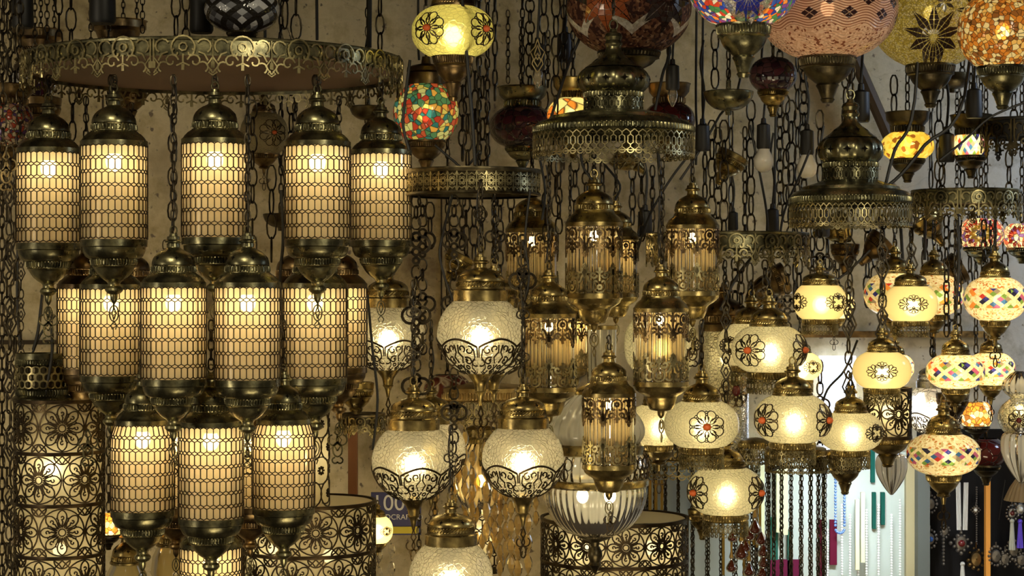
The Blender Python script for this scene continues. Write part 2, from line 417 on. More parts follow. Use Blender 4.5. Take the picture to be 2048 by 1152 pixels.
# ------------------------------------------------------------ object helpers
class N:
    def __init__(s, name, data=None, kids=(), label=None, loc=None): s.name = name; s.data = data; s.kids = list(kids); s.label = label; s.loc = loc
def inst(nd, parent):
    o = bpy.data.objects.new(nd.name, nd.data); COL.objects.link(o); o.parent = parent
    if nd.loc: o.location = nd.loc
    if nd.label: o['label'] = nd.label
    for k in nd.kids: inst(k, o)
    return o
LABELS = []
def tag(o, label, cat, group=None, kind=None):
    if kind: o['kind'] = kind
    if label: o['label'] = label; LABELS.append(label)
    if cat: o['category'] = cat
    if group: o['group'] = group
    return o
def put(name, nodes, px, py, y, k, label, cat, group=None, rotz=0, rot=None):
    """place a thing: an Empty at its own spot and real size, with its parts as children"""
    o = bpy.data.objects.new(name, None); COL.objects.link(o); o.empty_display_size = .02
    o.location = P(px, py, y); s = S(y)*1000*k; o.scale = (s, s, s); o.rotation_euler = rot or (0, 0, rotz)
    for nd in nodes: inst(nd, o)
    return tag(o, label, cat, group)
def solo(name, me, px, py, y, k, label, cat, group=None, rotz=0, rot=None, kind=None):
    o = bpy.data.objects.new(name, me); COL.objects.link(o); o.location = P(px, py, y); s = S(y)*1000*k; o.scale = (s, s, s)
    o.rotation_euler = rot or (0, 0, rotz)
    return tag(o, label, cat, group, kind)
def raw(name, me): o = bpy.data.objects.new(name, me); COL.objects.link(o); return o
_ld = {}
def lamp_node(power, z, col=(1, .76, .40), rad=.016):
    key = (power, col, rad)
    if key not in _ld:
        l = bpy.data.lights.new('bulb_light', 'POINT'); l.energy = power; l.color = col; l.shadow_soft_size = rad
        l.use_nodes = True; t = l.node_tree; em = t.nodes['Emission']; em.inputs['Strength'].default_value = 1
        _ld[key] = l
    return N('bulb_light', _ld[key], loc=(0, 0, z/1000))
_bulb = {}
def bulb_nodes(z, power, r=9, m=None, tall=1.25, col=(1, .76, .40), x=0, ymm=0):
    if not power: m = BULBOFF
    key = (r, tall, id(m))
    if key not in _bulb: _bulb[key] = MB().ball((0, 0, 0), r, 12, 8, sq=(1, 1, tall)).mesh('bulb', m or BULB)
    ln = lamp_node(power, 0, col, (r*1.05)/1000)
    return [N('light_bulb', _bulb[key], [ln] if power else [], loc=(x/1000, ymm/1000, z/1000))]
def star_holes(mb, rf, R0, z, n, size, th0=0, mi=1):
    st = []
    for i in range(8):
        a = PI/4*i; rr = size if i % 2 == 0 else size*.36; st.append((rr*math.sin(a), rr*math.cos(a)))
    for k in range(n):
        mp = revmap(rf, R0, th0+2*PI*k/n)
        mb.patches([[(x, z+y) for x, y in st]], mp, .7, mi)

# chains ------------------------------------------------------
def link_pts(w, h, n=12):
    o = []
    for k in range(n):
        a = 2*PI*k/n; x = math.cos(a); z = math.sin(a)
        o.append((w/2*(abs(x)**.8)*(1 if x >= 0 else -1), 0, h/2*(abs(z)**.9)*(1 if z >= 0 else -1)))
    return o
_ch = {}
def chain_mesh(L, lw=9, lh=18, r=1.5, mat_=None, style='plain', seed=0):
    """chain hanging down from z = 0 to z = -L"""
    key = (round(L), lw, lh, r, style, id(mat_))
    if key in _ch: return _ch[key]
    mb = MB(); z = 0; i = 0; rnd = random.Random(seed)
    while z < L:
        if style == 'ornate' and i % 4 == 3:
            s = lw/10
            pl = [ring(0, -9*s, 4.2*s), ring(0, -24*s, 3.6*s), ring(0, -24*s-9*s, 3.0*s)]
            pl += mirx([arc(6*s, -17*s, 8*s, 120, -110, 9), [(2*s, -10*s), (5*s, -14*s), (2*s, -19*s)]])
            mb.ribbons(pl, lambda u, v, h, z=z: (u, 1.2-h, v-z), 3*s, 2.4)
            z += 38*s
        elif style == 'leafy' and i % 3 == 2:
            s = lw/10
            pl = mirx([[(0, 0), (6*s, -10*s), (3*s, -20*s), (8*s, -32*s), (2*s, -44*s), (0, -48*s)], [(0, -10*s), (3*s, -16*s), (0, -22*s)], [(0, -26*s), (3.5*s, -33*s), (0, -40*s)]])
            mb.ribbons(pl, lambda u, v, h, z=z: (u, 1.2-h, v-z), 2.4*s, 2.4); z += 47*s
        else:
            q = (i % 2)*PI/2+.35+rnd.uniform(-.2, .2); c, s_ = math.cos(q), math.sin(q)
            mb.tube([(x*c, x*s_, zz-z-lh/2) for x, _, zz in link_pts(lw, lh, 10)], r, 5, True)
            z += lh-2.2*r
        i += 1
    _ch[key] = mb.mesh('chain', mat_ or CHAIN); return _ch[key]
def cord_mesh(pts, r=2.2, mat_=None): return MB().tube(cr(pts, 5), r, 6).mesh('cord', mat_ or BLACK)
def hang(obj, topz, toppy, lw=9, lh=18, r=1.5, style='plain', cord=True, mat_=None):
    """chain (and flex) from the lamp's top loop (topz, lamp units) up to the photo height toppy"""
    s = obj.scale[0]; y = obj.location.y
    L = ((CZ+(576-toppy)*S(y))-obj.location.z)/(.001*s)-topz
    if toppy <= 0: L = (ZC-obj.location.z)/(.001*s)-topz
    if L < 6: return
    me = chain_mesh(L, lw, lh, r, mat_, style)
    o = bpy.data.objects.new('chain', me); COL.objects.link(o); o.parent = obj; o.location = (0, 0, (topz+L)/1000)
    if cord:
        rnd = random.Random(int(L*7)); n = max(3, int(L/45)); pts = []
        for i in range(n+1):
            pts.append((rnd.uniform(-4, 4)+(3 if i % 2 else -3), rnd.uniform(1, 5), topz+L*i/n))
        c = bpy.data.objects.new('cord', cord_mesh(pts, 1.7)); COL.objects.link(c); c.parent = obj

PW_CYL, PW_GLOBE, PW_OVAL, PW_ROD = .22, .30, .09, .60
# ------------------------------------------------------------ motifs
def hexnet(width, z0, z1, count, rows, sm=.07):
    """rows of tall hexagons with small hexagons between them; u period = width"""
    w_ = width/count; H = (z0-z1)/rows; hs = H*sm; tall = H-hs; q = w_*.26; out = []
    for r in range(rows):
        zt = z0-r*H-(hs*.5 if r else 0); zt = z0-r*H; zb = zt-tall
        for k in range(count):
            u = k*w_
            out.append([(u, zt-q), (u, zb+q)])                                     # long uprights
            out.append([(u, zt-q), (u+w_/2, zt), (u+w_, zt-q)])                     # arches
            out.append([(u, zb+q), (u+w_/2, zb), (u+w_, zb+q)])
            if r < rows-1: out.append([(u+w_/2, zb), (u+w_/2, zb-hs)])
    return out
def lace_cell(w, h):
    """hanging lace: arched hood with curls, stem, side scrolls and a pointed lily leaf at both edges"""
    o = []
    o.append((h*.055, arc(0, -.24*h, .20*w, -35, 215, 12)))
    o += mirx([spiral(.12*w, -.38*h, .075*w, .02*w, 60, -200, 7), arc(.35*w, -.20*h, .12*w, 150, -60, 7), spiral(.20*w, -.62*h, .13*w, .03*w, 170, -190, 10),
               [(.26*w, -.36*h), (.36*w, -.42*h), (.42*w, -.60*h)], arc(.33*w, -.78*h, .09*w, 120, -60, 6)])
    o += [(h*.10, [(0, -.70*h), (0, -.86*h)]), ring(0, -.22*h, .07*w, 7)]
    o.append((h*.06, [(0, -.42*h), (0, -.66*h)])); o.append([(-.11*w, -.74*h), (0, -.66*h), (.11*w, -.74*h)])
    for sx in (-1, 1):
        x = sx*w/2
        o.append((h*.05, [(x, 0), (x, -.78*h)])); o.append((h*.05, [(x, -.50*h), (x-sx*.10*w, -.72*h), (x, -.94*h)]))
        o.append((h*.13, [(x, -.62*h), (x, -.80*h)]))
        o.append((h*.04, [(x-sx*.02*w, -.84*h), (x-sx*.07*w, -.92*h), (x, -1.0*h)]))
    return o
def tile_cells(cell, w, n, z0=0, sy=1):
    o = []
    for k in range(n):
        for p in cell:
            if isinstance(p, tuple): o.append((p[0], [(x+k*w, z0+y*sy) for x, y in p[1]]))
            else: o.append([(x+k*w, z0+y*sy) for x, y in p])
    return o
def flower_cell(s):
    """drum lamp motif: eight-petalled wheel with hooked stems in a circle"""
    o = [ring(0, 0, .075*s, 12), ring(0, 0, .485*s, 32)]
    pet = [[(0, .11*s), (-.045*s, .17*s), (-.095*s, .28*s), (-.085*s, .39*s), (0, .465*s), (.085*s, .39*s), (.095*s, .28*s), (.045*s, .17*s), (0, .11*s)]]
    stem = [(2.6, [(0, .10*s), (0, .16*s), (.015*s, .22*s), (-.012*s, .28*s)]), spiral(-.0*s, .31*s, .045*s, .018*s, -90, 180, 6)]
    for k in range(8):
        o += mv([cr(pet[0], 2)], 0, 0, 1, 1, k*PI/4)
        o.append((3.0, mv([stem[0][1]], 0, 0, 1, 1, k*PI/4)[0])); o += mv([stem[1]], 0, 0, 1, 1, k*PI/4)
        o += mv([[(0, .10*s), (0, .2*s), (.03*s, .27*s), (.0*s, .33*s)]], 0, 0, 1, 1, k*PI/4+PI/8)
    for k in range(4):
        o += mv([arc(.5*s, .5*s, .17*s, 180, 270, 6), [(.5*s, .33*s), (.43*s, .43*s), (.33*s, .5*s)], [(.35*s, .35*s), (.5*s, .5*s)]], 0, 0, 1, 1, k*PI/2)
    return o
def rosette(r, n=9, asp=1.0):
    """round filigree of double petals about a stone"""
    o = [ring(0, 0, .20*r, 12)]
    for k in range(n):
        a = 2*PI*k/n
        o += mv([[(0, .2*r), (-.10*r, .38*r), (-.11*r, .56*r), (0, .68*r), (.11*r, .56*r), (.10*r, .38*r), (0, .2*r)]], 0, 0, 1, 1, a)
        o += mv([arc(0, .76*r, .25*r, -30, 210, 9, .22*r), [(.215*r, .66*r), (.10*r, .42*r)], [(-.215*r, .66*r), (-.10*r, .42*r)]], 0, 0, 1, 1, a+PI/n)
        o += mv([ring(0, .84*r, .09*r, 6, .07*r)], 0, 0, 1, 1, a)
    if asp != 1: o = [[(x*asp, y) for x, y in p] for p in o]
    return o
def palmette(r):
    """four-lobed plaque, wider than tall"""
    o = []
    for k in range(4):
        L = 1.0 if k % 2 == 0 else .78
        lob = [(2.6, ring(0, .30*r*L, .06*r, 6))]
        for j in range(5):
            a = (j-2)*.62; n = .46*r*L
            lob += mv([[(0, 0), (-.085*r, n*.5), (-.09*r, n*.85), (0, n), (.09*r, n*.85), (.085*r, n*.5), (0, 0)]], 0, .34*r*L, 1, 1, a)
        lob += mirx([arc(.20*r, .20*r, .17*r, 170, 20, 7)])
        for q in lob:
            if isinstance(q, tuple): o.append((q[0], mv([q[1]], 0, 0, 1, 1, PI/2+k*PI/2)[0]))
            else: o += mv([q], 0, 0, 1, 1, PI/2+k*PI/2)
    o = [(q[0], [(x*1.22, y*.95) for x, y in q[1]]) if isinstance(q, tuple) else [(x*1.22, y*.95) for x, y in q] for q in o]
    return o
def cup_scrolls(p, h):
    """one scallop of the globe's lower basket (p wide, h deep, arch top at v = 0)"""
    o = [(4.2, [(x*p, -.17*h*(abs(2*x)**1.7)) for x in [-.5+i/14 for i in range(15)]])]
    o += [(2.9, q) for q in mirx([spiral(.30*p, -.24*h, .11*p, .03*p, 90, -250, 9), spiral(.13*p, -.20*h, .09*p, .03*p, -60, 240, 8),
               [(.41*p, -.20*h), (.44*p, -.40*h), (.34*p, -.56*h), (.30*p, -.7*h)], spiral(.24*p, -.50*h, .12*p, .05*p, 120, -200, 9), [(.05*p, -.12*h), (.03*p, -.28*h), (.12*p, -.40*h), (.06*p, -.55*h)],
               ring(.17*p, -.68*h, .06*p, 8), [(.06*p, -.6*h), (.0*p, -.72*h), (.10*p, -.84*h)], [(.3*p, -.7*h), (.38*p, -.84*h), (.24*p, -.92*h)],
               [(.5*p, -.17*h), (.5*p, -.40*h)], arc(.44*p, -.55*h, .10*p, 90, 300, 6), [(.2*p, -.8*h), (.3*p, -.98*h), (.45*p, -.85*h)]])]
    o += [(4.5, [(.19*p, -.44*h), (.23*p, -.50*h)]), (4.5, [(-.19*p, -.44*h), (-.23*p, -.50*h)]), (2.2, ring(0, -.88*h, .06*p, 8))]
    return o
def fringe_lines(R, n, h):
    """pierced skirt: arches, long loops and drops"""
    w_ = 2*PI*R/n; o = []
    for k in range(n):
        u = k*w_
        o += [[(u, 0), (u, -.12*h)], ring(u, -.22*h, .36*w_, 6, .10*h), [(u-.0*w_, -.32*h), (u, -.62*h)], [(u, -.62*h), (u+w_/2, -.74*h), (u+w_, -.62*h)],
              [(u, -.32*h), (u+w_/2, -.20*h), (u+w_, -.32*h)]]
        o += [ring(u+w_/2, -.86*h, .30*w_, 6, .12*h)]
    return o
def gallery_lines(R, n, z0, z1):
    w_ = 2*PI*R/n; H = z0-z1; o = []
    for k in range(n):
        u = k*w_
        o += [[(u, z0), (u+w_/2, z0-.14*H), (u+w_, z0)], [(u+w_/2, z0-.14*H), (u+w_/2, z0-.24*H)], [(u+w_/2, z0-.24*H), (u+w_*.18, z0-.32*H), (u+w_*.18, z0-.60*H), (u+w_/2, z0-.68*H), (u+w_*.82, z0-.60*H), (u+w_*.82, z0-.32*H), (u+w_/2, z0-.24*H)],
              [(u+w_/2, z0-.68*H), (u+w_/2, z0-.78*H)], [(u, z0-.92*H), (u+w_/2, z0-.78*H), (u+w_, z0-.92*H)]]
        o += [(2.6, arc(u+w_/2, z0-.90*H, w_*.40, 180, 360, 5))]
    o.append((2.2, [(2*PI*R*i/60, z0-.92*H) for i in range(61)]))
    return o

# ------------------------------------------------------------ lamp kinds (all dimensions in photo px at y = 0)
def loop_top(z, r=7, m=None):
    mb = MB().tube([(r*math.cos(a), 0, z+r*1.25+r*1.25*math.sin(a)) for a in [2*PI*i/14 for i in range(14)]], 1.7, 6, True)
    return N('top_loop', mb.mesh('top_loop', m or BRASS))
def dome_cap(m, base, R1, sc=1.0, z0=0, rope=False, nm='cap'):
    """stepped dome cap; base = rim profile from the glass upward ending at radius R1"""
    zt = base[-1][1]
    ns = max(sc, .92); zn = zt+54*sc
    dome = cr([(R1*.98, zt+15*sc), (R1*.965, zt+23*sc), (R1*.87, zt+33*sc), (R1*.64, zt+43*sc), (15*ns, zt+50*sc), (13*ns, zn)], 4)
    neck = [(12.5*ns, zn+6*ns), (17*ns, zn+8*ns), (18*ns, zn+11*ns), (14*ns, zn+14*ns), (13*ns, zn+20*ns), (9*ns, zn+21*ns), (8*ns, zn+26*ns), (1, zn+26*ns)]
    mb = MB(); mb.lathe(base, 40); mb.lathe([(R1, zt), (R1, zt+1)], 40)
    mb.flute(R1*.985, zt+1, R1*.965, zt+14*sc, 44 if rope else 40, 1.8*sc, 1.5 if rope else 0)
    mb.lathe([(R1*.96, zt+14*sc), (R1*1.0, zt+15*sc), (R1*.97, zt+17*sc)]+dome[1:]+neck, 40)
    star_holes(mb, lambda v: prof_r(dome, v), R1, zt+30*sc, 6, 5.2*ns, .3)
    return N(nm, mb.mesh(nm, [m, HOLE])), zn+26*ns

def cyl_lantern(m, h=190, on=True, barrel=False):
    R = 65
    sh = [(R, 0), (R, -h)] if not barrel else cr([(R*.84, 0), (R*.93, -16), (R, -44), (R, -h+20), (R*.985, -h)], 3)
    shade = MB().lathe(sh, 48).mesh('shade', CLOTH)
    if barrel: rf = lambda v: prof_r(sh, v)
    else: rf = lambda v: R
    lat = MB().ribbons(hexnet(2*PI*R, -1, -h+1, 32, 7), revmap(lambda v: rf(v)+.8, R), 2.0, 1.8).mesh('lattice', LACE)
    k = .86 if barrel else 1
    capn, zt = dome_cap(m, [(R*k-1, -3), (R*k+2, -2), (R*k+2, 8), (R*k-1, 10), ((R*k-4), 15), (54*k, 22), (48*k, 26), (46*k, 28)], 45*k, 1.0)
    cup = MB().lathe([(R-1, -h+2), (R+1.5, -h+1), (R+1.5, -h-12), (R-2, -h-14), (R-3, -h-22), (57, -h-32), (50, -h-36), (47, -h-37)], 44)
    cup.flute(45, -h-37, 43, -h-50, 44, 1.8)
    cup.lathe([(42, -h-50), (44, -h-52)]+cr([(41, -h-54), (34, -h-66), (24, -h-76), (15, -h-82)], 3)+[(12, -h-86), (12, -h-91), (17, -h-95), (18, -h-100), (14, -h-105), (8, -h-108), (7, -h-118), (4, -h-124), (1, -h-128)], 40)
    fin = MB().ribbons(mirx([arc(0, -h-146, 9, 90, -90, 8, 16), [(0, -h-134), (4, -h-146), (0, -h-158)], [(0, -h-162), (6, -h-170), (3, -h-178)]])+[(3, [(0, -h-126), (0, -h-134)])], flatmap, 2.6, 2.5)
    nodes = [N('shade', shade, [N('lattice', lat)]), capn, N('bottom_cup', cup.mesh('bottom_cup', m)), N('finial', fin.mesh('finial', DBRASS)), loop_top(zt-2, 7, m)]
    sock = MB().lathe([(1, 10), (13, 10), (13, -14), (10, -20), (1, -20)], 16).mesh('socket', BLACK)
    nodes.append(N('socket', sock))
    nodes += bulb_nodes(-32, PW_CYL if on else 0, 17, None if on else BULBOFF, col=(1, .70, .31))
    return nodes, zt+14

def globe_lamp(R=83, cup=True, m=BRASS, glass=None, power=None, lacem=LACE, capm=None):
    gp = [(R*math.cos(math.radians(a)), .965*R*math.sin(math.radians(a))) for a in range(-72, 53, 4)]
    g = MB().lathe(gp, 56)
    zt = gp[-1][1]; rt = gp[-1][0]
    nodes = [N('glass_globe', g.mesh('glass_globe', glass or CRACK))]
    base = [(rt-2, zt-1), (rt+1, zt), (rt+1, zt+20), (rt-2, zt+21), (rt*.93, zt+23), (rt*.93, zt+26)]
    cp, ztop = dome_cap(capm or m, base, rt*.91, .72, rope=True); nodes.append(cp)
    nodes.append(loop_top(ztop-2, 7, m))
    zb = gp[0][1]
    bot = MB().lathe(cr([(R*.36, zb+3), (R*.26, zb-6), (R*.16, zb-18), (R*.13, zb-32)], 4)+[(R*.15, zb-34), (R*.10, zb-38), (6, zb-44), (3, zb-60), (1, zb-62)], 32)
    nodes.append(N('bottom_funnel', bot.mesh('bottom_funnel', m)))
    fl = mirx([arc(6, zb-92, 9, 60, -240, 10), arc(0, zb-112, 6, 90, -90, 6, 12), [(0, zb-60), (5, zb-76), (0, zb-84)], [(0, zb-100), (9, zb-104), (4, zb-114)]])
    nodes.append(N('finial', MB().ribbons(fl, flatmap, 2.6, 2.5).mesh('finial', LACE)))
    if cup:
        p = 2*PI*R/6; v0 = -R*.10; h = R*1.12
        ps = []
        for k in range(6):
            for q in cup_scrolls(p, h):
                # contract toward the bottom happens through the map
                ps.append((q[0], [(x+k*p, v0+y) for x, y in q[1]]))
        nodes.append(N('filigree_basket', MB().ribbons(ps, sphmap(R+.6, 0, .965), 3.0, 1.8).mesh('filigree_basket', lacem)))
    nodes.append(N('socket', MB().lathe([(1, zt+4), (20, zt+4), (20, zt-30), (17, zt-48), (1, zt-48)], 20).mesh('socket', BLACK)))
    nodes += bulb_nodes(-8, PW_GLOBE if power is None else power, 17, BULBW, 1.15)
    return nodes, ztop+14

def oval_profile(a, b, rt, rb, n=26, p=2.25):
    """squashed globe with half-width a, half-height limit b, open at radii rt / rb"""
    zt = b*(1-(rt/a)**p)**(1/p); zb = -b*(1-(rb/a)**p)**(1/p); o = []
    t1 = math.asin(min(1, (zt/b))); t0 = math.asin(max(-1, zb/b))
    for i in range(n+1):
        z = b*math.sin(t0+(t1-t0)*i/n); o.append((a*max(0, 1-abs(z/b)**p)**(1/p), z))
    return o
def oval_lamp(a=76, b=53, glass=None, deco='gem', th=(0,), m=BRASS, base='fringe', power=None, rt=38, rb=44, capsc=.62, bz=-6, decor=34):
    gp = oval_profile(a, b, rt, rb); rf = lambda v: prof_r(gp, v)
    nodes = [N('glass_globe', MB().lathe(gp, 56).mesh('glass_globe', glass or CRACKO))]
    zt = gp[-1][1]; zb = gp[0][1]
    cp, ztop = dome_cap(m, [(rt-1, zt-2), (rt+2, zt-1), (rt+2, zt+3), (rt, zt+4)], rt*.97, capsc, rope=True); nodes.append(cp)
    nodes.append(loop_top(ztop-2, 6, m))
    if base == 'fringe':
        f = MB().lathe([(rb-2, zb+2), (rb+1, zb+1), (rb+1, zb-1)], 40).flute(rb, zb-1, rb, zb-12, 44, 1.6).lathe([(rb, zb-12), (rb+1, zb-13), (rb-1, zb-15)], 40)
        fr = MB().ribbons([[(u, v+zb-14) for u, v in q] for q in fringe_lines(rb, 30, 30)], cylmap(rb), 2.0, 1.8)
        inner = MB().lathe([(rb-2, zb), (rb-6, zb-3), (20, zb-6), (1, zb-6)], 30)
        nodes += [N('gallery_band', f.mesh('gallery_band', m)), N('metal_fringe', fr.mesh('metal_fringe', LACEB)), N('base_plate', inner.mesh('base_plate', m))]
    elif base == 'cup':
        c = MB().lathe([(rb-2, zb+2), (rb+2, zb+1), (rb+2, zb-2)], 36).flute(rb, zb-2, rb-3, zb-13, 40, 1.4)
        c.lathe([(rb-3, zb-13), (rb-2, zb-15)]+cr([(rb-5, zb-17), (rb*.68, zb-28), (rb*.40, zb-37)], 3)+[(rb*.34, zb-40), (rb*.40, zb-43), (rb*.36, zb-46), (6, zb-48), (4, zb-62), (1, zb-64)], 36)
        nodes.append(N('bottom_cup', c.mesh('bottom_cup', m)))
        fl = mirx([arc(7, zb-86, 8, 90, -200, 9), arc(0, zb-104, 5, 90, -90, 6, 11), [(0, zb-62), (4, zb-74), (0, zb-80)]])
        nodes.append(N('finial', MB().ribbons(fl, flatmap, 2.4, 2.5).mesh('finial', LACE)))
    for t in th:
        mp = revmap(lambda v: rf(v)+.4, a, t)
        if deco == 'gem':
            md = MB().ribbons(rosette(decor, 8, 1.12), mp, 2.1, 1.8).mesh('medallion', LACE)
            c = mp(0, 0, 2); gem = MB().ball((0, 0, 0), 8.5, 12, 8, sq=(1, 1, .8)).mesh('stone', GEM)
            nodes.append(N('medallion', md, [N('stone', gem, loc=(c[0]/1000, c[1]/1000, c[2]/1000), label='orange stone')]))
        elif deco == 'palm':
            nodes.append(N('medallion', MB().ribbons(palmette(decor), mp, 2.0, 1.8).mesh('medallion', LACE)))
    nodes.append(N('socket', MB().lathe([(1, zt+2), (17, zt+2), (17, zt-18), (13, zt-24), (1, zt-24)], 18).mesh('socket', BLACK)))
    nodes += bulb_nodes(bz, PW_OVAL if power is None else power, 15, BULBW, 1.1, ymm=-a*.25)
    return nodes, ztop+12

def rod_lamp(h=142, R=57, m=BRASS, lm=LACEB):
    cp, zt = dome_cap(m, [(R-1, -4), (R+1.5, -3), (R+1.5, 5), (R-1, 8), (R-5, 16), (R-14, 23), (41, 27), (40, 30)], 39, .8)
    nodes = [N('glass_cylinder', MB().lathe([(R-3, 0), (R-3, -h)], 136, rib=(34, .055)).mesh('glass_cylinder', AMBER)), cp, loop_top(zt-2, 7, m)]
    w_ = 2*PI*R/6
    top = tile_cells(lace_cell(w_, 62), w_, 6, -4)
    low = tile_cells(lace_cell(w_*1.0, 62), w_, 6, -h+2, -1)
    nodes.append(N('upper_filigree', MB().ribbons(top, cylmap(R), 5.0, 2).mesh('upper_filigree', BRONZE)))
    nodes.append(N('lower_filigree', MB().ribbons(low, cylmap(R), 5.0, 2).mesh('lower_filigree', lm)))
    c = MB().lathe([(R-2, -h+4), (R+1, -h+3), (R+2, -h-7), (R-1, -h-9), (R-4, -h-16), (R-13, -h-23), (R-20, -h-27), (34, -h-30)]+cr([(33, -h-33), (30, -h-44), (24, -h-56)], 3)+[(20, -h-58), (8, -h-60), (7, -h-68), (3, -h-74), (1, -h-76)], 40)
    nodes.append(N('bottom_funnel', c.mesh('bottom_funnel', m)))
    fl = mirx([arc(0, -h-92, 9, 90, -90, 8, 14), arc(0, -h-90, 4, 90, -90, 5, 8), [(0, -h-106), (3, -h-116), (0, -h-126)]])
    nodes.append(N('finial', MB().ribbons(fl, flatmap, 2.2, 2.2).mesh('finial', LACEB)))
    nodes.append(N('socket', MB().lathe([(1, 8), (11, 8), (11, -12), (1, -12)], 16).mesh('socket', BLACK)))
    nodes += bulb_nodes(-22, PW_ROD, 9, BULB)
    return nodes, zt+14

def lower_cup(m, rt, drop, nm='bottom_cup', z=0):
    """fluted bowl and stem below (or, flipped, above) a globe"""
    c = MB().lathe([(rt-3, z+3), (rt+1, z+2), (rt+2, z-2)], 44).flute(rt, z-2, rt-3, z-drop*.18, 52, 1.4)
    c.lathe([(rt-3, z-drop*.18), (rt-1, z-drop*.21)]+cr([(rt*.88, z-drop*.24), (rt*.74, z-drop*.40), (rt*.48, z-drop*.54)], 3)+[(rt*.38, z-drop*.58), (rt*.42, z-drop*.62), (rt*.34, z-drop*.70), (rt*.22, z-drop*.90), (rt*.26, z-drop*.93), (rt*.18, z-drop), (1, z-drop)], 44)
    return N(nm, c.mesh(nm, m))
def mosaic_globe(a, b, glass, cup_r, drop, m=OLD, power=0, top=None, tiles=(), rt=None):
    gp = oval_profile(a, b, rt or cup_r*.8, cup_r*.92, 30, 2.1)
    g = MB().lathe(gp, 72).mesh('mosaic_globe', glass)
    rf = lambda v: prof_r(gp, v)
    kids = []
    for (nm, mat_, polys, th, v0) in tiles:
        mp = revmap(lambda v: rf(v), a*.93, th)
        kids.append(N(nm, MB().patches([[(x, y+v0) for x, y in q] for q in polys], mp, 2.0 if nm == 'star_tile' else 1.0).mesh(nm, mat_, smooth=False)))
    nodes = [N('mosaic_globe', g, kids), lower_cup(m, cup_r, drop, z=gp[0][1])]
    zt = gp[-1][1]
    if top == 'collar':
        r = rt or cup_r*.8
        c = MB().lathe([(r-2, zt-2), (r+1, zt-1)], 36).flute(r, zt, r, zt+13, 34, 1.6).lathe([(r, zt+13), (r+2, zt+15), (r*1.3, zt+24), (r*1.36, zt+38), (r*1.42, zt+40), (r*1.38, zt+41), (r*1.2, zt+30), (r*.9, zt+16)], 40)
        nodes.append(N('collar', c.mesh('collar', m)))
    elif top == 'cap':
        r = rt or cup_r*.8
        c = MB().lathe([(r-2, zt-2), (r+3, zt), (r+3, zt+22), (r, zt+24), (r+3, zt+26), (r+2, zt+34), (r-8, zt+38), (10, zt+42), (8, zt+56), (1, zt+56)], 40)
        nodes.append(N('cap', c.mesh('cap', m)))
    if power: nodes += bulb_nodes(0, power, 14, BULBW)
    return nodes, zt
def split_tri(q, n=3):
    """cut a long half-petal (tip, widest point, tip) into short tiles so it follows the curve"""
    (x0, y0), (xm, ym), (x1, y1) = q; out = []
    def side(y): return x0+(xm-x0)*(y-y0)/(ym-y0) if (y-y0)*(ym-y0) >= 0 and abs(y-y0) <= abs(ym-y0) else xm+(x1-xm)*(y-ym)/(y1-ym)
    for i in range(n*2):
        a, b = y0+(y1-y0)*i/(n*2), y0+(y1-y0)*(i+1)/(n*2)
        sa, sb = side(a), side(b); g = (b-a)*.04
        out.append([(x0*.0+q[0][0], a+g), (sa, a+g), (sb, b-g), (q[0][0], b-g)])
    return out
def disc_tiles(r, rings_=5, n=20):
    out = []
    for i in range(rings_):
        for k in range(n):
            a0, a1 = 2*PI*k/n, 2*PI*(k+1)/n; r0, r1 = r*i/rings_, r*(i+1)/rings_
            out.append([(r0*math.sin(a0), r0*math.cos(a0)), (r1*math.sin(a0), r1*math.cos(a0)), (r1*math.sin(a1), r1*math.cos(a1)), (r0*math.sin(a1), r0*math.cos(a1))])
    return out
def star_tiles(r, n=8, inner=.12, wid=.16):
    """n-pointed star built of split diamond petals"""
    out = []
    for k in range(n):
        a = 2*PI*k/n
        for sx in (-1, 1):
            q = [(0, inner*r), (sx*wid*r, (inner+.98)/2*r), (0, .98*r)]
            for s3 in split_tri(q): out += mv([[(x+sx*.014*r, y) for x, y in s3]], 0, 0, 1, 1, a)
    return out
def long_petals(r, n=10):
    out = []
    for k in range(n):
        a = 2*PI*k/n
        for (p0, p1, ww) in ((.06, .38, .12), (.36, .70, .17), (.64, 1.02, .14)):
            out += mv([[(0, p0*r), (-ww*r, (p0+p1)/2*r), (0, p1*r)], [(ww*.15*r, p1*r), (ww*1.1*r, (p0+p1)/2*r), (ww*.15*r, p0*r)]], 0, 0, 1, 1, a)
    return out

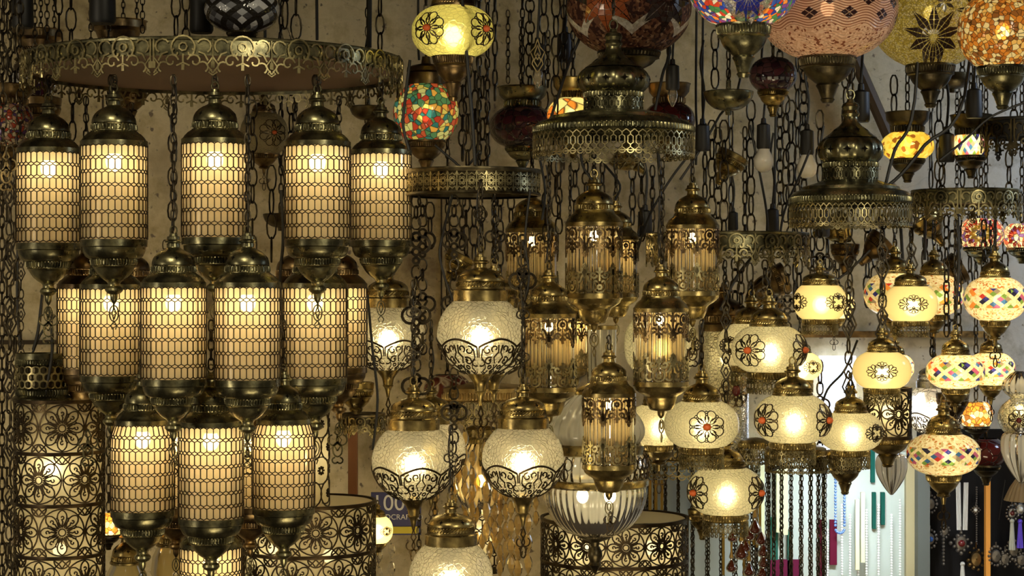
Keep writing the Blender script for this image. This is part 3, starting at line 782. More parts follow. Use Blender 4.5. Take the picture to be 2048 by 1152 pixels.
def dome_chandelier(R, m=DBRASS, hub=70):
    k = hub/70; z = lambda v: v*k
    up = cr([(15, 124), (17, 116), (25, 106), (37, 97), (46, 90), (58, 82)], 3)
    bul = cr([(60, 80), (69, 71), (73, 57), (69, 43), (59, 33)], 4)
    top = MB().lathe([(1, 160), (6, 160), (8, 154), (15, 151), (18, 144), (15, 137), (18, 130), (15, 124)], 32)
    top.lathe([(r*k, z_*1.0) for r, z_ in up], 48)
    ob = MB()
    ob.lathe([(r*k, z_) for r, z_ in bul], 120, rib=(12, .06))
    for (rad, zz, n, sz) in ((37*k, 98, 8, 6), (73*k, 57, 12, 8)):
        pr = up if zz > 80 else bul
        star_holes(ob, lambda v, pr=pr: prof_r(pr, v)*k+.8, rad, zz, n, sz, PI/12)
    nk = MB().lathe([(58*k, 34), (60*k, 33)], 40).flute(59*k, 33, 58*k, 22, 44, 1.8)
    nk.ribbons(gallery_lines(58*k, 30, 22, -10), cylmap(58*k), 2.2, 2)
    nk.lathe([(52*k, 30), (50*k, -6)], 32)
    R2 = R
    disc = MB().lathe([(54*k, -4), (60*k, -3), (R2*.62, -10), (R2*.80, -16), (R2*.82, -22), (R2*.93, -26), (R2*.98, -32), (R2, -36)], 80)
    disc.lathe([(R2*.985, -34), (R2*.9, -30), (20, -14), (2, -14)], 64)
    rim = MB().flute(R2, -36, R2*1.005, -48, 110, 1.8).lathe([(R2, -48), (R2+2, -50), (R2, -52)], 80)
    gal = MB().ribbons(gallery_lines(R2, 62, -52, -96), cylmap(R2), 2.4, 2)
    return [N('onion_dome', top.mesh('dome_neck', m), [N('bulge', ob.mesh('bulge', [m, HOLE]))]), N('pierced_neck', nk.mesh('pierced_neck', m)), N('disc', disc.mesh('disc', m)),
            N('fluted_rim', rim.mesh('fluted_rim', m)), N('pierced_gallery', gal.mesh('pierced_gallery', LACEB)), loop_top(158, 8, m)]
def lace_ring(R, h, n, m=DBRASS, under=True, lm=None, wd=3.6):
    w_ = 2*PI*R/n
    nodes = [N('rim_band', MB().lathe([(R-3, 2), (R+2, 2), (R+3, 0), (R+2, -4), (R-1, -5), (R-1, -h*.50), (R-3, -h*.50), (R-3, 2)], 96).mesh('rim_band', m)),
             N('lace_border', MB().ribbons(tile_cells(lace_cell(w_, h), w_, n, -3), cylmap(R+1), wd, 2.4).mesh('lace_border', lm or LACEB))]
    if under: nodes.append(N('tray', MB().lathe([(1, -h*.30), (R*.5, -h*.30), (R-4, -h*.34), (R-4, -h*.40), (R*.5, -h*.36), (1, -h*.36)], 72).mesh('tray', BROWNW)))
    return nodes
def flower_ring(R, h, m):
    w_ = 2*PI*R/44; ps = []
    for k in range(44):
        u = k*w_
        ps += [ring(u, -h/2, w_*.20, 7)]+[ring(u+w_*.33*math.cos(a), -h/2+w_*.33*math.sin(a), w_*.12, 5) for a in [2*PI*i/6 for i in range(6)]]
        ps += [[(u-w_/2, -8), (u-w_*.3, -h*.30), (u, -h*.22), (u+w_*.3, -h*.30), (u+w_/2, -8)], [(u-w_/2, -h+6), (u-w_*.3, -h*.72), (u, -h*.80), (u+w_*.3, -h*.72), (u+w_/2, -h+6)], (3, [(u+w_/2, -6), (u+w_/2, -h+5)])]
    return [N('rim_band', MB().lathe([(R-3, 2), (R+3, 2), (R+4, -2), (R+2, -7), (R-3, -7)], 80).mesh('rim_band', m)), N('lower_rim', MB().lathe([(R-3, -h+6), (R+2, -h+6), (R+4, -h+2), (R+2, -h), (R-3, -h)], 80).mesh('lower_rim', m)),
            N('flower_band', MB().ribbons(ps, cylmap(R), 2.6, 2).mesh('flower_band', LACEB)), N('backing', MB().lathe([(R-4, -4), (R-4, -h+4)], 64).mesh('backing', OLD))]
def drum(R, tiers, th, lm=LACE, motif='flower', pleat=True):
    """tall drum shade: translucent lining under cut-metal wheels, a band between tiers"""
    H = tiers*th
    nodes = [N('shade_lining', MB().lathe([(R-4, 0), (R-4, -H)], 96, rib=(90, .008)).mesh('shade_lining', CLOTHD))]
    n = max(4, round(2*PI*R/(th*.97))); w_ = 2*PI*R/n
    ps = []
    for t in range(tiers):
        off = (t % 2)*.5
        for k in range(n):
            for q in flower_cell(1.0):
                wv = None
                if isinstance(q, tuple): wv, q = q
                q2 = [((x+k+off)*w_, -th*(t+.5)+y*th*.93) for x, y in q]
                ps.append((3.0, q2) if wv else (2.8, q2))
    nodes.append(N('cut_metal_wheels', MB().ribbons(ps, cylmap(R), 2.4, 2).mesh('cut_metal_wheels', lm)))
    b = MB().lathe([(R-3, 3.5), (R+2.5, 3.5), (R+3, 0), (R+2.5, -3.5), (R-3, -3.5)], 96).mesh('band', LACE)
    for t in range(tiers+1): nodes.append(N('band', b, loc=(0, 0, -th*t/1000)))
    return nodes

# ============================================================ SETTING
def wallcol(t):
    co = t.co()
    n1 = t.noise(2.2, 5, co, .6).outputs[0]; n2 = t.noise(14, 6, co, .65).outputs[0]; n3 = t.noise(55, 3, co).outputs[0]
    x = t.n('ShaderNodeSeparateXYZ', {0: co}).outputs[0]
    base = t.ramp(t.math('MULTIPLY_ADD', n1, .45, t.math('MULTIPLY', n2, .55)), [(.34, (.24, .17, .08)), (.45, (.52, .42, .22)), (.54, (.70, .59, .36)), (.68, (.52, .42, .23))])
    daylit = t.ramp(n2, [(.30, (.30, .31, .30)), (.5, (.55, .57, .60)), (.75, (.42, .44, .45))])  # bluish daylight of the right side put into the plaster colour
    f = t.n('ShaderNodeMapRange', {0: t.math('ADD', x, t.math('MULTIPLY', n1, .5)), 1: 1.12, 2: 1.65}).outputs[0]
    c = t.mix(f, base, daylit)
    sp = t.n('ShaderNodeMapRange', {0: n3, 1: .30, 2: .37}).outputs[0]
    c = t.mix(sp, c4((.20, .15, .10)), c)
    e = voro_edge(t, 3.3, .012, t.n('ShaderNodeVectorMath', {0: co, 1: t.n('ShaderNodeVectorMath', {0: t.noise(5, 4, co).outputs[1], 1: (.35, .35, .35)}, operation='MULTIPLY').outputs[0]}, operation='ADD').outputs[0])
    return t.mix(t.math('MULTIPLY_ADD', e, .35, .65), t.mix(.5, c, c4((.25, .18, .10))), c), t.math('ADD', n2, n3)
def setting_mat():
    t = NT('stained_plaster'); c, h = wallcol(t)
    b = t.n('ShaderNodeBump', {'Strength': .35, 'Distance': .004, 'Height': h}).outputs[0]
    return t.fin(t.n('ShaderNodeBsdfPrincipled', {'Base Color': c, 'Roughness': .75, 'Normal': b}).outputs[0])
WALL = setting_mat()
YW = 1.0
def structure(name, mb, m, smooth=False): o = raw(name, mb.mesh(name, m, smooth=smooth, unit=1)); o['kind'] = 'structure'; return o
structure('wall_back', MB().box((0, YW+.05, 1.8), (4.6, .1, 3.6)), WALL)
structure('ceiling', MB().box((0, .12, ZC+.05), (4.6, 1.86, .1)), plain('dark_ceiling', (.09, .07, .05), .8))
structure('floor', MB().box((0, -.9, -.05), (4.6, 3.9, .1)), plain('dark_floor', (.10, .08, .06), .6))
# thin seams between the wall panels
SEAM = plain('dark_seam', (.06, .045, .03), .8)
for i, (px, t_, b_) in enumerate(((883, 395, 720), (206, 0, 700), (1128, 0, 340))):
    a = P(px, t_, YW); b = P(px, b_, YW)
    structure('trim_%d' % (i+1), MB().box((a.x, YW-.002, (a.z+b.z)/2), (.0035, .004, a.z-b.z)), SEAM)
a = P(0, 684, YW); b = P(235, 684, YW); structure('trim_4', MB().box(((a.x+b.x)/2, YW-.02, a.z), (b.x-a.x, .03, .010)), SEAM)
a = P(1560, 668, YW); b = P(1990, 668, YW); structure('trim_5', MB().box(((a.x+b.x)/2, YW-.02, a.z), (b.x-a.x, .03, .016)), BRONZE)
a = P(1700, 95, .93); b = P(1790, 300, .93)
structure('trim_6', MB().tube([tuple(a), tuple(b)], .016, 8), plain('dark_brown_bar', (.09, .06, .035), .6))  # thin dark brown diagonal bar just off the wall
# bright window behind the lamps on the right
a = P(1640, 712, .96); b = P(1712, 900, .96)
structure('window_1', MB().box(((a.x+b.x)/2, .97, (a.z+b.z)/2), (b.x-a.x, .02, a.z-b.z)), glow('window_daylight', (.70, .80, 1), 2.2))

# ============================================================ LEFT CHANDELIER
def lower(nodes): return nodes
RA = put('ring_chandelier', lace_ring(375, 66, 22), 428, 121, .05, 1.0, 'large round lace-edged brass chandelier ring above the rows of latticed cylinder lanterns', 'chandelier')
A_STD, zA = cyl_lantern(DBRASS, 190); A_BAR, zB = cyl_lantern(DBRASS, 182, barrel=True)
A_BR, _ = cyl_lantern(BRONZE, 190)
G = 'latticed cylinder lanterns'
row = [
 (97, 305, 127, 0.0, A_STD, 150, 'cylinder lantern at far left of the top row, first under the big ring'),
 (228, 291, 132, -.20, A_STD, 150, 'second cylinder lantern from the left in the top row'),
 (430, 287, 132, -.30, A_STD, 150, 'third and middle cylinder lantern of the top row under the ring'),
 (635, 292, 131, -.20, A_STD, 150, 'fourth cylinder lantern from the left in the top row'),
 (762, 308, 121, .05, A_STD, 160, 'rightmost cylinder lantern of the top row beside the flat patterned ring'),
 (222, 576, 122, -.10, A_STD, 150, 'middle-row cylinder lantern directly below the second lantern of the top row'),
 (347, 573, 129, -.41, A_STD, 150, 'middle-row cylinder lantern with dark cap filling the gap left of centre'),
 (495, 573, 130, -.41, A_STD, 150, 'middle-row cylinder lantern with dark cap filling the gap right of centre'),
 (630, 574, 127, -.05, A_STD, 150, 'middle-row cylinder lantern below the fourth lantern, a pendant tip before its bulb'),
 (172, 575, 113, .12, A_BR, 192, 'half-hidden cylinder lantern at the left end of the middle row'),
 (678, 574, 112, .11, A_BR, 192, 'half-hidden cylinder lantern at the right end of the middle row'),
 (262, 577, 112, .32, A_BR, 205, 'cylinder lantern mostly hidden behind two middle-row lanterns on the left'),
 (590, 576, 112, .32, A_BR, 205, 'cylinder lantern mostly hidden behind a middle-row lantern, right of the dark flex'),
 (285, 847, 126, -.22, A_BAR, 640, 'bottom-row barrel lantern on the left of the three'),
 (422, 850, 129, -.32, A_STD, 640, 'bottom-row lantern in the middle of the three, directly above the lowest lantern'),
 (567, 845, 124, -.22, A_BAR, 640, 'bottom-row barrel lantern on the right beside the wheel-patterned drum'),
 (352, 860, 106, .10, A_BR, 640, 'latticed lantern showing as a sliver between left and middle bottom-row lanterns'),
 (500, 860, 106, .03, A_BR, 640, 'latticed lantern showing as a sliver between middle and right bottom-row lanterns'),
 (422, 1092, 122, -.12, A_STD, 960, 'lowest latticed lantern, cut off by the bottom of the picture'),
]
for (px, py, w_, y, T, ty, lab) in row:
    o = put('cylinder_lantern', T, px, py, y, w_/132, lab, 'lantern', G, rotz=random.uniform(0, .2))
    hang(o, zA, ty, 12, 24, 2.0, cord=(ty < 600))
# long wavy flexes and small shades around the big ring
def free_chain(px, t_, b_, y, lw=12, lh=26, r=1.8, style='plain', lab='', m=None):
    if t_ <= 0: t_ = 576-(ZC-CZ)/S(y)
    L = (b_-t_)
    me = chain_mesh(L, lw, lh, r, m, style, seed=px)
    return solo('hanging_chain', me, px, t_, y, 1, lab, 'chain')
def free_cord(pts, y, lab, r=2.4, m=None, nm='power_cord', cat='cord'):
    """flex running through photo points at depth y"""
    if pts[0][1] <= 0: pts = [(pts[0][0], 576-(ZC-CZ)/S(y))]+pts[1:]
    c = pts[0]; o = solo(nm, cord_mesh([((p[0]-c[0]), 0 + (3*math.sin(i)), -(p[1]-c[1])) for i, p in enumerate(pts)], r, m), c[0], c[1], y, 1, lab, cat); return o

# ============================================================ CRACKLE GLOBES WITH FILIGREE BASKETS
B1, zG = globe_lamp(83)
GG = 'crackle globes with filigree baskets'
for (px, py, w_, y, ty, rz, lab, st) in [
 (827, 922, 167, -.22, 560, .25, 'crackle-glass globe with scalloped basket, left of the lower pair', 'ornate'),
 (1046, 918, 164, -.24, 480, .42, 'crackle-glass globe with scalloped basket, right of the lower pair', 'ornate'),
 (961, 668, 174, -.20, 360, .50, 'large upper crackle-glass globe hanging below the flat patterned ring', 'ornate'),
 (988, 676, 158, .14, 370, .1, 'crackle globe hidden behind the large upper crackle globe', 'plain'),
 (776, 672, 150, .31, 560, .5, 'crackle globe partly hidden by the right end of the cylinder lanterns', 'plain'),
 (902, 1153, 168, -.38, 850, .3, 'crackle globe at the bottom edge, its lower half out of the picture', 'ornate'),
 (862, 900, 140, .18, 640, .2, 'crackle globe mostly hidden behind the left of the lower pair', 'plain'),
]:
    o = put('crackle_globe_lamp', B1, px, py, y, w_/166, lab, 'lamp', GG, rotz=rz)
    hang(o, zG, ty, 10, 20, 1.8, st)
BP, _ = globe_lamp(83, glass=CRACKW, capm=SILVER, power=.5)
o = put('crackle_globe_lamp', BP, 1868, 818, .45, 112/166, 'pale crackle globe with silver cap behind the mosaic lamps on the right', 'lamp', GG, rotz=.2); hang(o, zG, 640, 10, 20, 1.8)

# ============================================================ ROD-GLASS LANTERNS
C1, zR = rod_lamp(142); C2, _ = rod_lamp(152)
GR = 'amber rod-glass lanterns'
for (px, py, w_, y, T, ty, rz, lab) in [
 (1188, 450, 116, .04, C1, 300, .15, 'amber rod-glass lantern in front, hanging under the centre of the domed chandelier'),
 (1385, 455, 108, .0, C1, 290, .6, 'amber rod-glass lantern under the right edge of the domed chandelier'),
 (1064, 462, 108, .32, C2, 300, .3, 'amber rod-glass lantern left of the others beside the upper crackle globe'),
 (1232, 478, 92, .30, C1, 300, .4, 'amber rod-glass lantern half hidden behind the front lantern of the upper row'),
 (1322, 621, 112, -.22, C2, 320, .9, 'amber rod-glass lantern below the right rim of the larger dome, lower than its neighbours'),
 (1098, 632, 112, -.08, C2, 330, .5, 'amber rod-glass lantern beside the right shoulder of the large crackle globe'),
 (1140, 640, 76, .28, C2, 330, .1, 'amber rod-glass lantern showing only its right side behind its neighbour'),
 (1218, 790, 109, -.22, C2, 670, .25, 'lowest amber rod-glass lantern, in front of the ribbed glass bowl'),
]:
    o = put('rod_glass_lantern', T, px, py, y, w_/118, lab, 'lantern', GR, rotz=rz)
    hang(o, zR, ty, 9, 19, 1.6, 'ornate' if ty > 600 else 'plain')

# ============================================================ OVAL LAMPS WITH STONES AND PLAQUES
def oval(px, py, w_, y, ty, lab, th, deco='gem', glass=None, base='fringe', power=None, st='plain', decor=34, b=53, rt=38, rb=44, m=BRASS, grp='oval crackle lamps with flower medallions', bz=-6):
    T, zt = oval_lamp(76, b, glass, deco, th, m, base, power, rt, rb, decor=decor, bz=bz)
    o = put('oval_lamp', T, px, py, y, w_/152, lab, 'lamp', grp)
    hang(o, zt, ty, 9, 19, 1.6, st); return o
oval(1538, 699, 150, -.05, 540, 'oval crackle lamp with orange-stoned medallion left of its glow, top of the stoned lamps', (-.70, 1.02))
oval(1403, 849, 150, -.10, 640, 'oval crackle lamp with its orange-stoned medallion facing front', (.05,))
oval(1585, 838, 154, -.17, 760, 'oval crackle lamp with orange-stoned medallions on both sides above the chain fringe', (-.98, .98))
oval(1451, 982, 152, .03, 900, 'lowest oval crackle lamp with orange-stoned medallions on both sides', (-1.05, 1.0))
GP = 'oval lamps with four-lobed plaques'
oval(1701, 863, 130, .0, 745, 'oval crackle lamp with four-lobed plaque at its right, its cap on a long ornate chain', (.75,), 'palm', None, 'fringe', None, 'plain', 36, 50, grp=GP)
oval(1640, 604, 106, .05, 510, 'smooth cream oval lamp with plaque at its right, glowing left of it', (.60, -1.2), 'palm', FROST, 'fringe', None, 'plain', 44, 62, 52, 50, grp=GP)
oval(1821, 608, 108, .0, 440, 'smooth cream oval lamp with its four-lobed plaque facing front, below the second dome', (-.08,), 'palm', FROST, 'fringe', None, 'plain', 44, 60, 46, 50, grp=GP)
oval(1764, 741, 117, -.05, 440, 'smooth cream oval lamp with front plaque hung below and left of its twin', (-.18,), 'palm', FROST, 'fringe', None, 'leafy', 42, 54, 38, 46, grp=GP)
oval(1503, 690, 138, .28, 560, 'oval crackle lamp behind the topmost stoned lamp, only its left side showing', (-.8,), 'palm', None, 'fringe', .2, 'plain', 34, grp=GP)
oval(1600, 733, 88, .35, 600, 'small oval lamp peeping out right of the topmost stoned lamp', (.5,), 'palm', FROST, 'fringe', .2, 'plain', 40, grp=GP)
oval(1668, 612, 84, .35, 520, 'oval lamp hidden behind the cream lamp with the plaque on its right', (.9,), 'palm', FROST, 'cup', .2, 'plain', 40, grp=GP)
oval(1322, 690, 148, .40, 560, 'round cream lamp behind the middle rod-glass lantern, plaque at its right', (.75,), 'palm', CRACKO, 'cup', .35, 'plain', 46, 74, grp=GP)
oval(1318, 850, 130, .26, 760, 'oval lamp with tiny orange stone left of the front-facing medallion lamp', (-1.2,), 'gem', CRACKO, 'cup', .2, 'plain', 30)
oval(755, 1060, 62, .45, 1000, 'small oval lamp with plaque behind the right edge of the left drum', (.7,), 'palm', FROST, 'cup', .15, 'plain', 40, 74, grp=GP)

# diamond mosaic lamps
GM = 'diamond mosaic lamps'
for (px, py, w_, y, ty, gl, b, rz, lab, pw) in [
 (1990, 598, 124, .05, 440, ARG, 58, .3, 'large diamond mosaic lamp at the right edge above the others', .2),
 (1790, 588, 124, .24, 440, ARG, 56, .9, 'diamond mosaic lamp behind the cream plaque lamp, left side showing', .18),
 (1868, 590, 118, .40, 440, ARG, 56, 1.5, 'diamond mosaic lamp behind the cream plaque lamp, right side showing', .18),
 (1911, 743, 117, -.05, 440, ARG, 48, .0, 'diamond mosaic lamp with cup, upper left of the lower mosaic group', .2),
 (1982, 738, 96, .20, 440, ARG, 56, .7, 'diamond mosaic lamp partly behind its neighbour, under the large edge lamp', .18),
 (1887, 908, 147, .08, 800, ARGL, 46, .4, 'lowest and widest diamond mosaic lamp, above the jewellery display', .22),
 (1792, 735, 72, .30, 620, ARG, 60, .2, 'small diamond mosaic lamp peeping out right of the lower cream plaque lamp', .2)]:
    T, zt = oval_lamp(76, b, gl, None, (), BRASS, 'cup', pw, 36, 36, .68)
    o = put('mosaic_lamp', T, px, py, y, w_/152, lab, 'lamp', GM, rotz=rz); hang(o, zt, ty, 9, 19, 1.6, cord=True)

# ============================================================ CHANDELIER RINGS AND DOMES
o = put('domed_chandelier', dome_chandelier(160), 1227, 218, -.15, 1.0, 'domed brass chandelier with pierced gallery in the middle of the picture', 'chandelier'); hang(o, 190, -30, 7, 16, 1.4)
o = put('domed_chandelier', dome_chandelier(120, hub=64), 1701, 358, -.05, 1.0, 'smaller domed brass chandelier over the cream lamps on the right', 'chandelier'); hang(o, 190, 60, 14, 30, 2)
o = put('ring_chandelier', flower_ring(130, 50, OLD), 946, 342, .05, 1.02, 'flat dark ring of small pierced flowers over the upper crackle globe', 'chandelier')
o = put('ring_chandelier', lace_ring(160, 62, 14, DBRASS, False), 1455, 468, .24, 1.0, 'lace-edged brass ring behind the right-hand rod-glass lantern', 'chandelier')
o = put('ring_chandelier', lace_ring(106, 58, 10, DBRASS, True), 1932, 382, .10, 1.0, 'lace-edged brass ring right of the smaller dome', 'chandelier')
o = put('ring_chandelier', lace_ring(75, 74, 8, BLACK, False, OLD), 2040, 240, .25, 1.0, 'blackened ring cut by the right edge of the picture', 'chandelier')
o = put('ring_chandelier', lace_ring(44, 42, 6, OLD, False), 724, 828, .25, 1.0, 'small lace-edged ring right of the cylinder lanterns near a wooden post', 'chandelier')

# ============================================================ BIG MOSAIC GLOBES ALONG THE TOP
def big(px, py, w_, hh, y, gl, cr_, dr, lab, power=0, tiles=(), rz=0, top=None, rt=None, nm='mosaic_globe_lamp', cat='lamp', m=OLD, ty=None):
    T, zt = mosaic_globe(w_/2, hh/2, gl, cr_, dr, m, power, top, tiles, rt)
    o = put(nm, T, px, py, y, 1.0*4/(4+y) if False else 1.0, lab, cat, 'mosaic glass globes', rotz=rz)
    hang(o, zt+(38 if top else 0), -5, 9, 22, 1.6, cord=False)
    return o
big(1258, 16, 250, 196, .05, M_DARK, 62, 60, 'dark mosaic globe with zigzag grey band behind the tip of the domed chandelier', 0, (('star_tile', TILE_OR, star_tiles(70, 8, .08, .2), -.45, 8), ('star_tile', TILE_D, star_tiles(66, 8, .08, .2), .6, 4)))
big(1487, -38, 228, 196, -.38, M_BLUE, 54, 104, 'bright blue-star mosaic globe on a brass cup, cut by the top edge', 1.6, (('medallion_ground', TILE_W, disc_tiles(54), -.02, -46), ('star_tile', TILE_B, star_tiles(46, 8, .1, .2), -.02, -46)), m=DBRASS)
big(1655, 16, 280, 212, -.20, M_PINK, 56, 90, 'pink beaded mosaic globe with dark diamonds on a cup', .5)
big(1861, 28, 240, 220, .14, M_YEL, 48, 84, 'yellow granular mosaic globe with dark petal stars', .9, (('star_tile', TILE_D, star_tiles(62, 10, .10, .14), -.15, -60), ('star_tile', TILE_D, star_tiles(74, 12, .10, .12), .85, -8), ('star_tile', TILE_D, star_tiles(20, 6), .02, 6)))
big(2005, 62, 178, 168, -.08, M_AMB, 50, 84, 'amber shard mosaic globe glowing at the upper right edge', 1.2, (), m=DBRASS)
big(484, 20, 150, 96, .0, M_MIRR, 30, 40, 'black oval globe with mirrored diamonds above the big ring', 0)
big(852, 226, 132, 132, .25, M_FLORAL, 38, 62, 'round flower mosaic globe of red, green and yellow glass', .55, (), 0, 'cap', 36, m=BRONZE)
big(1045, 254, 134, 92, .52, M_PURP, 34, 44, 'dark purple vase lamp with flared collar left of the dome', 0, (), 0, 'collar', 36, m=DBRASS)
big(1146, 232, 104, 84, .34, M_ORF, 28, 50, 'orange flower mosaic vase lamp glowing behind the dome', .4, (), 0, 'collar', 30, m=BRASS)
big(1338, 240, 104, 78, .30, M_RED, 30, 50, 'dark red vase lamp with flared collar right of the dome', 0, (), 0, 'collar', 31, m=BRONZE)
big(1546, 150, 96, 76, .20, M_PURP, 30, 52, 'small purple mosaic globe with a row of mirrors under the pink globe', 0, (('mirror_tile', SILVER, [[(x-4, -8), (x+4, -8), (x+4, -2), (x-4, -2)] for x in range(-36, 40, 12)], 0, -6),), m=BRASS)
big(1815, 292, 106, 66, .30, M_SUN, 34, 46, 'sun-yellow spiral mosaic vase lamp between the two chandeliers on the right', .4, (), 0, 'collar', 32)
big(1942, 290, 70, 72, .30, ARG, 30, 44, 'little cream and green mosaic vase lamp near the right edge', .3, (), 0, 'collar', 30)
big(1962, 468, 92, 74, .42, M_RSTAR, 34, 34, 'red star mosaic lamp below the lace ring on the right', .35, (('star_tile', TILE_R, [q for q in star_tiles(34, 14, .5, .10)], -.25, 0), ('star_tile', TILE_Y, star_tiles(22, 12, .3, .2), -.25, 0), ('star_tile', TILE_N, star_tiles(10, 8, .0, .3), -.25, 0)), m=DBRASS)
big(2044, 474, 76, 66, .42, M_RSTAR, 30, 30, 'red speckled mosaic lamp cut by the right edge', .3, (('star_tile', TILE_R, star_tiles(26, 12, .4, .14), -.4, 0),), m=DBRASS)
big(895, 780, 96, 70, .42, M_REDP, 30, 30, 'dark red crackle mosaic lamp above the gold chandelier', 0)
big(20, 250, 96, 110, .12, M_RSTAR, 34, 50, 'orange beaded globe in the shadows at the left edge', 0, (), 0, 'collar', 34, m=BRONZE)
big(1952, 830, 66, 66, .56, M_AMB, 26, 26, 'yellow and amber mosaic globe low on the right behind the mosaic lamps', .3)
big(1972, 905, 80, 66, .62, M_RED, 28, 40, 'unlit dark mosaic globe above the jewellery display', 0)
# yellow oval with stones
Ty, zy = oval_lamp(83, 56, CRACKY, 'gem', (-.62, .90), BRONZE, None, .6, 44, 44, .6, -8, 34)
Ty = Ty+[lower_cup(BRONZE, 40, 90, z=-48)]
o = put('oval_lamp', Ty, 906, 64, -.05, 1.0, 'yellow crackle oval lamp with orange-stoned medallions at the top', 'lamp', 'oval crackle lamps with flower medallions'); hang(o, zy, -60, 9, 20)

# ============================================================ DRUM SHADES
def drum_lamp(px, py, y, R, tiers, th, lab, lights, rz=0):
    T = drum(R, tiers, th)
    fr = MB()
    for a in (0, 2*PI/3, 4*PI/3): fr.tube([(0, 0, -14), ((R-5)*math.sin(a), (R-5)*math.cos(a), -4)], 1.6, 5)
    T.append(N('spider_frame', fr.mesh('spider_frame', DBRASS)))
    for (x, yy, z, p) in lights: T += bulb_nodes(z, p, 13, BULBW, 1.1, x=x, ymm=yy)
    return put('drum_lampshade', T, px, py, y, 1.0, lab, 'lampshade', 'drum shades of cut-metal wheels', rotz=rz)
drum_lamp(119, 800, .10, 88, 4, 102, 'tall three-tier wheel-patterned drum shade at the lower left', [(-16, -60, -130, .45), (0, 0, -300, .3)], .28)
drum_lamp(618, 1003, .26, 132, 2, 96, 'wide wheel-patterned drum shade below the latticed cylinder lanterns', [(-70, -40, -90, .5), (40, 0, -110, .35)], .2)
drum_lamp(1229, 1036, .42, 146, 2, 82, 'widest wheel-patterned drum shade at the bottom under the ribbed glass bowl', [(-60, -80, -50, .35), (60, -80, -50, .35)], .1)
# pleated drum behind with interlaced rings
def ringdrum():
    R = 58; H = 180; ps = []
    n = 7; w_ = 2*PI*R/n
    for t in range(4):
        for k in range(n):
            u, v = (k+.5*(t % 2))*w_, -24-t*46
            ps += [ring(u, v, w_*.52, 18)]
            for j in range(8): ps.append((4, mv([[(0, 3), (0, 9)]], u, v, 1, 1, j*PI/4)[0]))
    return [N('shade_lining', MB().lathe([(R-2, 0), (R-2, -H)], 48).mesh('shade_lining', CLOTHD)), N('interlaced_rings', MB().ribbons(ps, cylmap(R), 2.4, 2).mesh('interlaced_rings', LACE))]+bulb_nodes(-90, .3, 12, BULBW)
put('ring_patterned_shade', ringdrum(), 600, 822, .30, 1.0, 'cream shade with interlaced metal rings seen between lanterns and wooden post', 'lampshade')
# perforated brass canister on top of the tall drum
def canister():
    R = 52
    mb = MB().lathe([(R, 0), (R, -12)], 48).flute(R, -12, R, -22, 60, 1.4).lathe([(R, -22), (R+3, -24), (R, -26)], 48).lathe([(R, -68), (R+3, -70), (R, -72)], 48).flute(R, -72, R, -84, 60, 1.4).lathe([(R, -84), (R+8, -90), (R+8, -94), (2, -94)], 48)
    ps = []
    for t in range(3):
        for k in range(22): u = 2*PI*R*(k+.5*(t % 2))/22; ps.append(ring(u, -33-t*14, 8, 8))
    return [N('canister_body', mb.mesh('canister_body', DBRASS)), N('pierced_band', MB().ribbons(ps, cylmap(R), 3.4, 2).mesh('pierced_band', LACEB)), N('inner_wall', MB().lathe([(R-8, -4), (R-8, -90)], 32).mesh('inner_wall', OLD))]
put('pierced_canister', canister(), 84, 706, .10, 1.0, 'pierced brass canister resting on top of the tall drum shade', 'lamp holder')

# ============================================================ RIBBED GLASS BOWL LAMP
def bowl_lamp():
    R = 104
    bowl = MB().lathe(cr([(R, 0), (R*1.01, -12), (R*.96, -38), (R*.82, -66), (R*.60, -88), (R*.34, -100), (R*.26, -102)], 5), 220, rib=(44, .022))
    bands = MB().lathe([(R-4, 16), (R+2, 16), (R+4, 12), (R+4, 3), (R, 0), (R-4, 0)], 64)
    up = MB().lathe([(R-14, 64), (R-8, 66), (R-6, 82), (R-12, 86), (R-14, 84)], 64)
    ps = []
    for t in range(2):
        for k in range(34): u = 2*PI*(R-6)*(k+.5*t)/34; ps.append(ring(u, 30+t*20, 9, 8, 12))
    mid = MB().lathe(cr([(R-10, 64), (R-2, 50), (R+2, 34), (R-4, 16)], 4), 120, rib=(40, .03))
    dome = MB().lathe(cr([(R-14, 86), (R-4, 104), (R-8, 128), (R*.72, 156), (R*.5, 178), (R*.36, 186)], 5), 144, rib=(24, .05))
    cap = MB().lathe([(R*.40, 182), (R*.42, 190), (R*.30, 198), (12, 206), (8, 220), (1, 220)], 36)
    fin = MB().lathe([(1, -98), (30, -98), (34, -102), (24, -107), (10, -112), (8, -120), (14, -130), (15, -140), (10, -152), (13, -158), (8, -164), (3, -174), (1, -176)], 28)
    n = [N('ribbed_bowl', bowl.mesh('ribbed_bowl', RIBCLEAR)), N('lower_band', bands.mesh('lower_band', BRASS)), N('glass_band', mid.mesh('glass_band', RIBCLEAR)), N('pierced_band', MB().ribbons(ps, cylmap(R+2), 1.8, 2).mesh('pierced_band', LACE)),
         N('upper_band', up.mesh('upper_band', BRASS)), N('ribbed_dome', dome.mesh('ribbed_dome', RIBCLEAR)), N('cap', cap.mesh('cap', BRASS)), N('turned_finial', fin.mesh('turned_finial', OLD, ), label='dark turned wooden finial')]
    n += bulb_nodes(-20, .4, 12, BULBW, x=-25)+bulb_nodes(-20, .4, 12, BULBW, x=30)
    return n
put('glass_bowl_lamp', bowl_lamp(), 1190, 972, .06, 1.0, 'large ribbed clear glass bowl lamp with brass bands and dark wooden finial', 'lamp')

